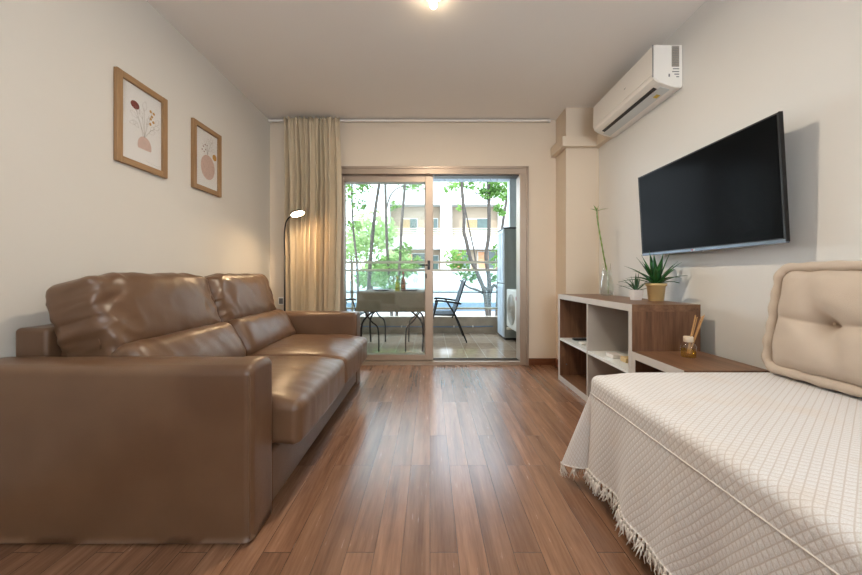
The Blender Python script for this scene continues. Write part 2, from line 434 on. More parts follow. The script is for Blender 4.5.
# sliding door: outer frame, front panel, rear panel
d1 = empty('door_1', (0, YB, 0), kind='structure')
bm = nb()
box(bm, DX0, DX0 + .06, YB - .012, YB + .14, 0, DZ, bev=.003)
box(bm, DX1 - .075, DX1, YB - .012, YB + .14, 0, DZ, bev=.003)
box(bm, DX0 - .001, DX1 + .001, YB - .014, YB + .141, DZ - .075, DZ + .001, bev=.003)
box(bm, DX0 + .0605, DX1 - .0755, YB - .013, YB + .14, 0, .035)
box(bm, DX0, DX1, YB - .022, YB - .010, DZ - .022, DZ + .004, bev=.002)
box(bm, DX1 - .012, DX1 + .012, YB - .022, YB - .010, 0, DZ + .004, bev=.002)
obj('door_frame', bm, 'alu', d1)
bm = nb()
for yy in (YB + .055, YB + .105): box(bm, DX0 + .06, DX1 - .075, yy - .004, yy + .004, .035, .046)
box(bm, .045, DX1 - .076, YB + .02, YB + .13, DZ - .083, DZ - .0755)
obj('door_track', bm, 'alu_dark', d1)
def panel(name, y0, y1, x0, x1):
    d = empty(name, ((x0 + x1) / 2, y0, .04), kind='structure')
    bm = nb()
    box(bm, x0, x0 + .055, y0, y1, .04, DZ - .0755, bev=.003); box(bm, x1 - .082, x1, y0, y1, .04, DZ - .0755, bev=.004)
    box(bm, x0 + .056, x1 - .083, y0 + .001, y1 - .001, .04, .095); box(bm, x0 + .056, x1 - .083, y0 + .001, y1 - .001, 1.88, DZ - .0757)
    obj('sash', bm, 'alu', d)
    bx('glass_pane', 'pane', d, x0 + .05, x1 - .078, (y0 + y1) / 2 - .003, (y0 + y1) / 2 + .003, .09, 1.885)
    return d
d2 = panel('door_2', YB + .035, YB + .075, DX0 + .055, .033)
d3 = panel('door_3', YB + .085, YB + .125, DX0 + .058, .026)
bm = nb(); hx = -.012
box(bm, hx - .014, hx + .014, YB + .023, YB + .035, .975, 1.07, bev=.004)
tube(bm, [(hx, YB + .03, 1.022), (hx, YB - .015, 1.022)], .008)
tube(bm, [(hx + .008, YB - .012, 1.022), (hx - .04, YB - .015, 1.022), (hx - .092, YB - .012, 1.020)], [.009, .008, .006])
obj('door_handle', bm, 'black', d2)
bm = nb(); box(bm, -.047, -.03, YB + .026, YB + .036, .885, .935, bev=.003); obj('door_latch', bm, 'alu_dark', d2)

# ---------------------------------------------------------------- setting: balcony
BY = 5.41
st('floor_balcony', 'tiles', -2.6, 1.42, YB + .05, BY + .16, -.12, 0)
st('wall_balcony_front', 'parapet', -2.6, 1.42, BY, BY + .15, 0, .255, bev=.004)
st('wall_balcony_right', 'ext', 1.42, 1.60, YB + .22, BY + .15, -.12, 2.45)
st('wall_balcony_left', 'ext', -2.8, -2.6, YB + .05, BY + .15, -.12, 2.45)
st('wall_balcony_house', 'ext', -2.6, XL - .12, YB + .1, YB + .22, 0, 2.45)
st('wall_balcony_column', 'ext', 1.268, 1.42, BY + .0, BY + .16, .255, 2.45)
bm = nb()
box(bm, -2.8, 1.6, YB + .22, BY + .16, 2.48, 2.6)
n = 46; ang = R(20)
for i in range(-10, n):
    x0 = -2.8 + i * .105
    a = Vector((x0, YB + .23, 0)); L = BY + .14 - YB - .24; dx = math.tan(ang) * L
    xs = [a.x, a.x + .096]; q = []
    if a.x + dx + .1 > 1.6 or a.x < -2.8: continue
    for (X, Y) in ((xs[0], a.y), (xs[1], a.y), (xs[1] + dx, a.y + L), (xs[0] + dx, a.y + L)): q.append((X, Y))
    lo = [bm.verts.new((X, Y, 2.44)) for X, Y in q]; hi = [bm.verts.new((X, Y, 2.481)) for X, Y in q]
    bm.faces.new(lo[::-1]); bm.faces.new(hi)
    for k in range(4): bm.faces.new((lo[k], lo[(k + 1) % 4], hi[(k + 1) % 4], hi[k]))
obj('ceiling_balcony', bm, 'soffit', kind='structure')
rl = empty('balcony_railing', (-.5, BY + .075, .255), 'pale metal balcony railing with glass panels above the low wall', 'railing')
def hr(name, z, r, mat='rail'):
    bx(name, mat, rl, -2.6, 1.268, BY + .05, BY + .09, z - r, z + r, bev=.004)
hr('top_rail', 1.128, .019); hr('handrail', 1.0, .017); hr('glass_clamp_rail', .385, .016)
bm = nb(); tube(bm, [(-2.6, BY + .04, .64), (1.268, BY + .04, .64)], .008); tube(bm, [(-2.6, BY + .04, .665), (1.268, BY + .04, .665)], .006)
obj('cable_pair', bm, 'blackmetal', rl)
bx('glass_panel', 'railglass', rl, -2.59, 1.26, BY + .066, BY + .074, .40, .985)
for x in (-2.5, -1.25, 1.24): bx('post', 'rail', rl, x - .015, x + .015, BY + .055, BY + .085, .255, 1.12, bev=.003)
pp = empty('wall_pipe', (0, BY - .012, .1), 'thin blue-grey pipe clipped along the balcony parapet near the floor', 'pipe')
bm = nb(); tube(bm, [(-2.5, BY - .014, .112), (-.6, BY - .014, .105), (.4, BY - .014, .10), (1.0, BY - .014, .108)], .009); obj('pipe', bm, 'cable', pp)
for x in (-1.1, -.45, .38, .68): bx('clip', 'white', pp, x - .008, x + .008, BY - .027, BY, .092, .122, bev=.002)

# ---------------------------------------------------------------- outside: street, garden wall, building
tag(bx('ground', 'street', None, -60, 60, BY + .16, 90, -.62, -.5), kind='structure')
gw = bx('street_wall', 'gardenwall', None, -30, 30, 13.4, 13.6, -.5, -.16); tag(gw, 'long low blue-grey street wall seen through the balcony railing', 'wall')
gw = bx('boundary_wall', 'gardenwhite', None, -3.4, 30, 16.4, 16.6, -.5, .32); tag(gw, 'low white boundary wall behind the blue-grey street wall', 'wall')
B = empty('apartment_building', (4, 25, -.5), 'beige and white apartment building with balconies and tan shutters across the street', 'building')
BYf = 25.0; k = BYf / F
def bz(py): return H + (VY - py) * k
def bxx(px): return (px - VX) * k
XB0 = bxx(386)
bx('wall', 'bwall', B, XB0, 15, BYf, BYf + 6, -.5, bz(150))
for i, (ya, yb) in enumerate(((150, 207), (238, 250), (270, 297))):
    bx('balcony_front' if i else 'roof_parapet', 'bwhite', B, XB0 - .2, 15, BYf - .9, BYf + (0 if i else .02), bz(yb), bz(ya), bev=.02)
bx('white_column', 'bwhite', B, bxx(440), bxx(451), BYf - 1.15, BYf - .2, -.5, bz(140), bev=.02)
bx('white_column', 'bwhite', B, bxx(383), bxx(391), BYf - 1.1, BYf, -.5, bz(140), bev=.02)
bx('slab', 'bwhite', B, bxx(497), bxx(508), BYf - 1.1, BYf - .2, -.5, bz(140), bev=.02)
def railing(ya, yb, x0, x1):
    bm = nb()
    for i in range(5):
        z = bz(yb) + (bz(ya) - bz(yb)) * (i + .5) / 5
        tube(bm, [(bxx(x0), BYf - .7, z), (bxx(x1), BYf - .7, z)], .035, 6)
    obj('slat_railing', bm, 'rail', B)
railing(229, 238, 391, 497); railing(271, 284, 391, 440); railing(272, 283, 451, 497)
def window(x0, x1, ya, yb, sh='shutter', split=.5):
    bm = nb(); box(bm, bxx(x0) - .05, bxx(x1) + .05, BYf - .06, BYf + .02, bz(yb) - .05, bz(ya) + .05, bev=.01)
    f = obj('window', bm, 'bwhite', B)
    xm = bxx(x0) + (bxx(x1) - bxx(x0)) * split
    bm = nb(); zz = bz(yb)
    while zz < bz(ya) - .04: box(bm, bxx(x0), xm, BYf - .10, BYf - .06, zz, zz + .07); zz += .085
    obj('shutter', bm, sh, f)
    bx('pane', 'winglass', f, xm, bxx(x1), BYf - .075, BYf - .06, bz(yb), bz(ya))
for a in ((403, 417, 219, 232, 'shutter', .5), (433, 437.5, 219, 232, 'shutter', .1), (466, 488, 219, 231, 'shutter', .5),
          (402, 425, 254, 268, 'shutter_o', .45), (431, 438, 256, 270, 'shutter_o', .3), (454, 470, 253, 268, 'shutter_o', .5), (478, 495, 252, 268, 'shutter_o', .6)):
    window(*a)
# lamp dot on facade
bm = nb(); bmesh.ops.create_uvsphere(bm, u_segments=12, v_segments=8, radius=.09, matrix=Matrix.Translation((bxx(475), BYf - .95, bz(196)))); obj('wall_lamp', bm, 'greymark', B, True)
# curved arch rib above the top balcony
bm = nb(); tube(bm, [(bxx(449 + i * 5), BYf - .95, bz(206 - 11 * math.sin(math.pi * i / 9))) for i in range(10)], .05, 6); obj('arch_rib', bm, 'rail', B)

# trees: each with its own trunks and leaves
def leaf_blob(bm, c, r, n, size, squash=.8):
    for _ in range(n):
        while True:
            p = Vector((random.uniform(-1, 1), random.uniform(-1, 1), random.uniform(-1, 1)))
            if p.length <= 1: break
        p = Vector((p.x * r, p.y * r, p.z * r * squash)) + c
        s = size * random.uniform(.6, 1.3)
        a = Vector((random.gauss(0, 1), random.gauss(0, 1), random.gauss(0, .6))).normalized()
        b = a.cross(Vector((random.gauss(0, 1), random.gauss(0, 1), random.gauss(0, 1)))).normalized()
        nrm = a.cross(b) * s * .18
        vs = [bm.verts.new(p - a * s), bm.verts.new(p + b * s * .45 + nrm), bm.verts.new(p + a * s), bm.verts.new(p - b * s * .45 + nrm)]
        bm.faces.new((vs[0], vs[1], vs[2])); bm.faces.new((vs[0], vs[2], vs[3]))
def tree(label, Y, trunks, blobs, leaf='leaves', size=.07, base=None):
    p0 = at(*trunks[0][0][0][:2], Y) if trunks else at(blobs[0][0], blobs[0][1], Y)
    t = empty('tree', (p0.x, Y, -.5), label, 'tree', 'trees between the balcony and the building')
    bm = nb()
    for pts, w_ in trunks:
        P = [at(x, y, Y + dy) for x, y, dy in pts]
        P = smooth_path(P, 5); n = len(P)
        tube(bm, P, [w_ * (1 - .35 * i / (n - 1)) for i in range(n)], 7)
    if trunks: obj('trunk', bm, 'bark', t, True)
    bm = nb()
    for x, y, r, n, dy in blobs: leaf_blob(bm, at(x, y, Y + dy), r * Y / F, n, size)
    obj('foliage', bm, leaf, t, kind='stuff')
    return t
zb = 331  # roughly where z=-.5 sits at Y 8.5
tree('slim tree with a bent trunk at the far left of the glass door', 8.6,
     [([(357, 331, 0), (358, 290, 0), (356.5, 259, .1), (353, 225, .1), (352, 184, 0), (353, 130, 0)], .035)],
     [(345, 192, 13, 120, -.2), (358, 186, 11, 80, .2), (343, 222, 10, 70, 0), (360, 205, 8, 50, 0), (349, 170, 16, 120, 0), (356, 226, 7, 40, .1)])
tree('straight-leaning tree trunk between the bent tree and the twin trunks, left glass panel', 9.2,
     [([(366, 331, 0), (368, 300, 0), (370.5, 260, 0), (374.7, 215, 0), (379.3, 183, 0), (386, 130, 0)], .06)],
     [(366, 187, 8, 40, .2), (380, 165, 18, 140, 0), (362, 248, 12, 110, .3), (375, 262, 12, 120, .3), (364, 280, 10, 70, .2)])
tree('tree with a side branch just left of the trunk nearest the door handle', 8.9,
     [([(392, 331, 0), (391, 300, 0), (388, 260, 0), (386.6, 234, 0), (385.4, 184, 0), (385, 130, 0)], .045),
      ([(386.2, 212, 0), (389, 199, 0), (395, 190, 0), (405, 185, 0), (416, 178, 0)], .018)],
     [(392, 263, 13, 130, .2), (384, 274, 11, 90, -.1), (408, 180, 12, 70, 0), (395, 206, 7, 24, 0), (386, 288, 9, 60, 0)])
tree('slim trunk closest to the door handle, seen through the left glass panel', 8.3,
     [([(396, 333, 0), (398, 290, 0), (400, 260, 0), (402, 219.5, 0), (405, 183, 0), (407, 130, 0)], .042)],
     [(404, 250, 9, 60, .1), (408, 268, 11, 90, .1), (420, 184, 11, 60, .1), (398, 284, 10, 60, 0), (417, 262, 7, 40, 0)])
tree('dark forked tree bending right, nearest the centre of the open doorway', 8.0,
     [([(489, 336, 0), (487, 312, 0), (484, 291, 0), (476.4, 271, 0), (470.5, 259, 0), (466, 240, 0), (463.9, 232, 0), (464, 214, 0), (461.7, 183, 0), (460, 130, 0)], .052),
      ([(476.4, 271, 0), (474.6, 254, .1), (469.7, 231, .15), (464, 203, .15)], .022),
      ([(484, 294, 0), (477, 290, 0), (468, 287, .1), (460, 280, .1)], .03)],
     [(452, 186, 9, 46, 0), (468, 183, 9, 60, .1), (459, 208, 4, 10, 0), (456, 258, 13, 130, .3), (470, 276, 8, 60, .2), (462, 268, 12, 100, .3)])
tree('knotty tree with thick lower branches beside the storage cabinet', 8.4,
     [([(489, 333, 0), (489, 312, 0), (489, 280, 0), (486, 257, 0), (488.7, 234, 0), (488.7, 198, 0), (487, 130, 0)], .06),
      ([(489, 296, 0), (494, 285, 0), (500, 290, 0), (508, 282, .1)], .04),
      ([(488, 290, -.1), (481, 284, -.1), (477, 276, -.1)], .035)],
     [(488, 194, 8, 90, 0), (497, 190, 9, 110, 0), (492, 184, 12, 110, 0), (499, 208, 5, 40, 0), (502, 213, 4, 30, 0), (497, 262, 8, 60, .2), (493, 278, 6, 40, .2), (481, 190, 6, 30, 0), (506, 186, 8, 60, 0)])
tree('short leaning tree at the edge of the cabinet, upper right of the doorway', 9.6,
     [([(496, 328, 0), (500, 250, 0), (502, 228.6, 0), (506, 203, 0), (510, 180, 0), (515, 140, 0)], .05)],
     [(504, 196, 7, 50, 0), (508, 240, 7, 40, 0), (498, 250, 7, 40, 0)])
# background greenery further back
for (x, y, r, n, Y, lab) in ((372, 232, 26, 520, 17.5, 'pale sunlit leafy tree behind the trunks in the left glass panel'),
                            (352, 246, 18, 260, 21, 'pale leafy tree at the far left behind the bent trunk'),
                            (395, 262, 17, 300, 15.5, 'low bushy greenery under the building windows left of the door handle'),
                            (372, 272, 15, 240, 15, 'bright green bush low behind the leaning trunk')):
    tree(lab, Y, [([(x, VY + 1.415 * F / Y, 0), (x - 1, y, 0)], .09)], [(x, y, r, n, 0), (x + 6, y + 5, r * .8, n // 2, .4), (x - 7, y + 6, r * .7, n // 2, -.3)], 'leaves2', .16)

# ---------------------------------------------------------------- balcony furniture
c = empty('storage_cabinet', (1.22, 5.02, 0), 'tall pale blue-grey resin storage cabinet at the right end of the balcony', 'cabinet')
bx('body', 'cabgrey', c, 1.062, 1.415, 4.82, 5.24, .03, 1.58, bev=.006)
bx('plinth', 'black', c, 1.07, 1.41, 4.83, 5.23, 0, .03)
bx('lid', 'black', c, 1.045, 1.418, 4.81, 5.25, 1.58, 1.60, bev=.004)
for z0, z1 in ((.04, .79), (.81, 1.575)):
    bm = nb(); box(bm, 1.04, 1.062, 4.825, 5.235, z0, z1, bev=.005)
    for i in range(3): box(bm, 1.034, 1.041, 4.87 + i * .12, 4.95 + i * .12, z0 + .04, z1 - .04, bev=.002)
    obj('door', bm, 'cab', c)
bm = nb()
for i in range(3): box(bm, 1.10 + i * .1, 1.16 + i * .1, 4.812, 4.82, .08, 1.54, bev=.003)
obj('side_ribs', bm, 'cabgrey', c)

u = empty('outdoor_unit', (1.19, 4.27, .22), 'white air conditioner outdoor unit on wall brackets in front of the cabinet', 'air conditioner')
bx('casing', 'outdoorwhite', u, 1.05, 1.35, 3.88, 4.66, .225, .73, bev=.012, seg=3)
bm = nb()
cy, cz = 4.39, .475
for q in range(7):
    rr = .03 + .027 * q
    tube(bm, [(1.043, cy + rr * math.cos(a * math.tau / 32), cz + rr * math.sin(a * math.tau / 32)) for a in range(32)], .0028, 5, closed=True)
for a in range(12):
    t_ = a * math.tau / 12; tube(bm, [(1.044, cy + .03 * math.cos(t_), cz + .03 * math.sin(t_)), (1.044, cy + .195 * math.cos(t_), cz + .195 * math.sin(t_))], .0028, 5)
obj('fan_grille', bm, 'grille', u)
bm = nb(); r_ = bmesh.ops.create_cone(bm, cap_ends=True, segments=32, radius1=.2, radius2=.2, depth=.012, matrix=Matrix.Translation((1.051, cy, cz)) @ Matrix.Rotation(R(90), 4, 'Y')); obj('fan_shroud', bm, 'grille', u)
bm = nb(); bmesh.ops.create_cone(bm, cap_ends=True, segments=24, radius1=.028, radius2=.028, depth=.004, matrix=Matrix.Translation((1.047, 4.12, .635)) @ Matrix.Rotation(R(90), 4, 'Y')); obj('red_badge', bm, 'redmark', u)
text('badge_text', 'LG', .05, 'greymark', u, (1.046, 4.04, .635), (0, -1, 0), (0, 0, 1))
for y in (4.0, 4.52):
    bm = nb(); box(bm, 1.02, 1.42, y - .015, y + .015, .195, .225, bev=.003); box(bm, 1.40, 1.42, y - .015, y + .015, .03, .2, bev=.003); obj('bracket', bm, 'outdoorwhite', u)

# table
TX0, TX1, TY0, TY1, TZ = -.84, -.06, 3.98, 4.72, .72
tb = empty('folding_table', (-.45, 4.35, 0), 'folding balcony table with dark curved legs under the taupe cloth', 'table')
bx('tabletop', 'blackmetal', tb, TX0, TX1, TY0, TY1, TZ - .03, TZ - .005, bev=.008)
for sy in (TY0 + .07, TY1 - .07):
    for s in (-1, 1):
        x = -.45 + s * .26
        bm = nb()
        tube(bm, smooth_path([(x - s * .05, sy, .69), (x - s * .05, sy, .52), (x + s * .10, sy, .34), (x + s * .10, sy, .01)], 5), .012)
        obj('leg', bm, 'blackmetal', tb, True)
        bm = nb(); tube(bm, smooth_path([(x + s * .08, sy, .50), (x - s * .01, sy, .37), (x - s * .09, sy, .28), (x - s * .10, sy, .01)][:4], 5), .009)
        obj('cross_brace', bm, 'blackmetal', tb, True)
for yy in (TY0 + .07, TY1 - .07): bm = nb(); tube(bm, [(TX0 + .1, yy, .49), (TX1 - .1, yy, .49)], .010); obj('stretcher', bm, 'blackmetal', tb)
# tablecloth
def cloth_grid(x0, x1, y0, y1, z, drop, nx, ny, flare, wav, corner=1.0, step=.02):
    bm = nb(); V = {}
    us = [x0 - drop + (x1 - x0 + 2 * drop) * i / nx for i in range(nx + 1)]
    vs = [y0 - drop + (y1 - y0 + 2 * drop) * j / ny for j in range(ny + 1)]
    for i, u_ in enumerate(us):
        for j, v_ in enumerate(vs):
            bxp = min(max(u_, x0), x1); byp = min(max(v_, y0), y1)
            dx, dy = u_ - bxp, v_ - byp; L = max(abs(dx), abs(dy)) if corner is None else math.hypot(dx, dy)
            if L > 0:
                L2 = min(L, drop * corner) if corner else L
                n_ = Vector((dx, dy, 0)).normalized()
                out = flare * L2 + wav * L2 / drop * math.sin((u_ + v_) * 23 + 2 * math.sin(u_ * 9))
                rr = .012; s_ = min(L2 / (rr * 1.57), 1); 
                out += rr * math.sin(s_ * math.pi / 2)
                V[i, j] = bm.verts.new((bxp + n_.x * out, byp + n_.y * out, z - rr * (1 - math.cos(s_ * math.pi / 2)) - max(L2 - rr * 1.57, 0)))
            else: V[i, j] = bm.verts.new((u_, v_, z))
    for i in range(nx):
        for j in range(ny): bm.faces.new((V[i, j], V[i + 1, j], V[i + 1, j + 1], V[i, j + 1]))
    return bm
tc = obj('tablecloth', cloth_grid(TX0, TX1, TY0, TY1, TZ + .002, .235, 60, 60, .07, .008, 1.22), 'cloth', None, True)
tag(tc, 'taupe tablecloth hanging over the balcony table', 'tablecloth')
tc.modifiers.new('thick', 'SOLIDIFY').thickness = .003
def plate(x, y, label):
    bm = nb(); lathe(bm, (x, y, TZ + .0045), [(.06, 0), (.075, .002), (.115, .014), (.118, .016), (.112, .017), (.07, .006), (.0005, .005)], 28)
    tag(obj('plate', bm, 'plate', None, True), label, 'plate', 'plates on the balcony table')
plate(-.60, 4.22, 'dark round plate near the left end of the balcony table')
plate(-.25, 4.22, 'dark round plate on the balcony table right of the bottles')
def bottle(x, y, s, mat, label, cap, tall):
    e = empty('bottle', (x, y, TZ + .0045), label, 'bottle')
    bm = nb(); lathe(bm, (x, y, TZ + .0045), [(.02 * s, 0), (.031 * s, .004), (.031 * s, .11 * tall), (.026 * s, .13 * tall), (.012 * s, .155 * tall), (.011 * s, .2 * tall)], 20); obj('body', bm, mat, e, True)
    bm = nb(); lathe(bm, (x, y, TZ + .0045 + .2 * tall), [(.013 * s, 0), (.013 * s, .025), (.011 * s, .028)], 16); obj('cap', bm, cap, e, True)
    return e
b1 = bottle(-.40, 4.16, 1.0, 'bottle', 'short green-yellow oil bottle on the balcony table', 'yellow', .75)
b2 = bottle(-.33, 4.20, .95, 'bottle2', 'taller brown bottle with a dark red cap on the balcony table', 'redmark', 1.05)
def goblet(x, y, lab):
    bm = nb(); z = TZ + .0045
    lathe(bm, (x, y, z), [(.034, 0), (.034, .003), (.005, .008), (.004, .075), (.02, .09), (.037, .12), (.036, .165), (.031, .185), (.029, .185), (.034, .16), (.034, .12), (.002, .085)], 24)
    tag(obj('wine_glass', bm, 'clear', None, True), lab, 'glass', 'wine glasses on the balcony table')
goblet(-.47, 4.30, 'clear stemmed wine glass left of the bottles on the balcony table')
goblet(-.18, 4.40, 'clear stemmed wine glass at the right end of the balcony table')

def chair(name, label, mirror, X, Yc):
    """folding garden chair facing -x (mirror=+1) or +x (mirror=-1); X is the rear foot"""
    e = empty(name, (X - mirror * .2, Yc, 0), label, 'chair', 'folding chairs at the balcony table')
    def P(dx, y, z): return (X - mirror * dx, y, z)
    hw = .26
    for s in (-1, 1):
        y = Yc + s * hw
        bm = nb(); tube(bm, [P(.005, y, .012), P(.12, y, .30), P(.17, y, .40), P(.27, y, .56)], .011); obj('leg', bm, 'blackmetal', e, True)
        bm = nb(); tube(bm, [P(.50, y - s * .02, .012), P(.47, y - s * .02, .30), P(.40, y - s * .02, .56)], .011); obj('leg', bm, 'blackmetal', e, True)
        bm = nb(); tube(bm, smooth_path([P(.08, y + s * .01, .535), P(.20, y + s * .01, .555), P(.38, y + s * .01, .575), P(.44, y + s * .01, .565)], 4), .014); obj('armrest', bm, 'black', e, True)
    bm = nb()
    path = [P(.20, Yc - .22, .34), P(.13, Yc - .22, .50), P(.04, Yc - .22, .78), P(.015, Yc - .18, .845), P(.01, Yc, .86), P(.015, Yc + .18, .845), P(.04, Yc + .22, .78), P(.13, Yc + .22, .50), P(.20, Yc + .22, .34)]
    tube(bm, smooth_path(path, 4), .011); obj('back_frame', bm, 'blackmetal', e, True)
    bm = nb()
    a = [Vector(P(.185, Yc, .40)), Vector(P(.12, Yc, .55)), Vector(P(.045, Yc, .78)), Vector(P(.022, Yc, .835))]
    for p, q in zip(a, a[1:]):
        vs = [bm.verts.new(p + Vector((0, -.212, 0))), bm.verts.new(p + Vector((0, .212, 0))), bm.verts.new(q + Vector((0, .208, 0))), bm.verts.new(q + Vector((0, -.208, 0)))]
        bm.faces.new(vs)
    bmesh.ops.remove_doubles(bm, verts=bm.verts, dist=.002)
    bmesh.ops.solidify(bm, geom=bm.faces[:], thickness=.004)
    obj('backrest', bm, 'mesh', e)
    bm = nb(); xa, xb = sorted((P(.17, 0, 0)[0], P(.56, 0, 0)[0])); box(bm, xa, xb, Yc - .225, Yc + .225, .375, .395, bev=.008); obj('seat', bm, 'mesh', e)
    bm = nb()
    tube(bm, [P(.56, Yc - .235, .385), P(.14, Yc - .235, .375)], .011); tube(bm, [P(.56, Yc + .235, .385), P(.14, Yc + .235, .375)], .011); tube(bm, [P(.56, Yc - .235, .385), P(.56, Yc + .235, .385)], .011)
    obj('seat_frame', bm, 'blackmetal', e, True)
chair('folding_chair', 'black folding garden chair with mesh back, right of the balcony table', 1, .50, 4.84)
chair('folding_chair', 'black folding garden chair left of the balcony table behind the sofa end', -1, -1.50, 4.60)

# ---------------------------------------------------------------- curtain and rail
cr = empty('curtain_rail', (0, 3.45, 2.48), 'thin white curtain rail along the ceiling above the sliding door', 'curtain rail')
bx('track', 'white', cr, XL + .002, 1.22, 3.435, 3.465, 2.474, 2.492, bev=.002)
for x in (XL + .012, 1.21): bx('end_cap', 'white', cr, x - .01, x + .01, 3.43, 3.468, 2.470, 2.496, bev=.002)
bm = nb(); NXc, NZc = 240, 40; ztop, zbot = 2.466, .03; V = []
for j in range(NZc + 1):
    t_ = j / NZc; z = ztop + (zbot - ztop) * t_
    xl = -1.435 + .035 * min(t_ * 4, 1) - .015 * math.sin(t_ * 3); xr = -.892 + .012 * math.sin(t_ * 5)
    row = []
    for i in range(NXc + 1):
        s_ = i / NXc
        amp = .026 + .032 * min(1, t_ * 3.2)
        ph = s_ * math.tau * 11 + 1.2 * math.sin(s_ * 17 + 1) + .5 * math.sin(t_ * 4 + s_ * 9)
        ga = .010 * max(0, 1 - t_ * 9) * math.sin(s_ * math.tau * 34)
        y = 3.345 - amp * math.sin(ph) * (.75 + .25 * math.sin(s_ * 31)) + ga
        x = xl + (xr - xl) * s_ + .010 * math.cos(ph) * min(1, t_ * 3)
        zz = z + (.006 * math.sin(s_ * 90) if j == 0 else 0)
        row.append(bm.verts.new((x, y, zz)))
    V.append(row)
for j in range(NZc):
    for i in range(NXc): bm.faces.new((V[j][i], V[j][i + 1], V[j + 1][i + 1], V[j + 1][i]))
cu = obj('curtain', bm, 'curtain', None, True); tag(cu, 'floor-length linen curtain gathered left of the sliding door', 'curtain')
cu.modifiers.new('thick', 'SOLIDIFY').thickness = .002

# ---------------------------------------------------------------- sofa
so = empty('sofa', (-1.1, 2.06, 0), 'tan leather two-seat sofa with loose back cushions along the left wall', 'sofa')
def wrinkle(p, amp, sc, ax=(1, 1, 1)):
    q = Vector((p.x * ax[0], p.y * ax[1], p.z * ax[2])) * sc
    n_ = noise.noise(q + Vector((3.1, 7.7, 1.3))); return amp * (1 - abs(n_) * 3.2)
bm = rbox((.99, 1.50, .20), .012, (2, 8, 2), 2); place(bm, (-1.105, 2.06, .135)); obj('base', bm, 'leather', so, True)
def arm(y0, y1):
    bm = rbox((1.015, y1 - y0, .70), .030, (24, 6, 18), 5)
    def f(p, n_):
        p.z += .010 * math.cos(p.y / (y1 - y0) * math.pi) * (1 if p.z > 0 else 0)
        p += n_ * .002 * noise.noise(p * 9); p.z = max(p.z, -.242); return p
    deform(bm, f); place(bm, (-1.112, (y0 + y1) / 2, .252))
    a = obj('armrest', bm, 'leather', so, True)
    for yy in (y0 + .0085,):
        bm = nb(); tube(bm, smooth_path([(-.613, yy, .02), (-.613, yy, .30), (-.613, yy, .53), (-.615, yy, .57), (-.626, yy + .004, .588)], 5), .0032, 6)
        obj('seam', bm, 'seam', a, True)
    return a
arm(1.148, 1.322); arm(2.798, 2.972)
bm = rbox((.13, 1.48, .66), .018, (3, 10, 10), 3); place(bm, (-1.555, 2.06, .38)); obj('back_frame', bm, 'leather', so, True)
for (y, x) in ((1.2, -.70), (2.92, -.70), (1.2, -1.53), (2.92, -1.53)): bx('foot', 'black', so, x - .03, x + .03, y - .03, y + .03, 0, .03, bev=.003)
def seat(y0, y1, sd):
    L = y1 - y0
    bm = rbox((.70, L, .185), .034, (30, 30, 6), 5)
    def f(p, n_):
        ex = 1 - (abs(p.x) / .35) ** 4; ey = 1 - (abs(p.y) / (L / 2)) ** 4
        if p.z > 0:
            p.z += .028 * ex * ey - .012
            # creases running front to back near the ends
            e_ = max(0, (abs(p.y) / (L / 2) - .35))
            p.z += (wrinkle(p, .004, 5, (.7, 3.6, 1)) - .002) * (.3 + e_)
            p.z += .003 * noise.noise(p * 4 + Vector((sd, 0, 0)))
        if p.x > .2:
            p.x += .014 * ey
            p += n_ * (wrinkle(p + Vector((sd, 0, 0)), .002, 5, (.6, 4, .6)) - .001)
            p.z -= .012 * min(1, (p.x - .2) / .12)
        return p
    deform(bm, f); place(bm, (-.862, (y0 + y1) / 2, .346)); c_ = obj('seat_cushion', bm, 'leather', so, True)
    return c_
seat(1.326, 2.056, 0); seat(2.064, 2.794, 3)
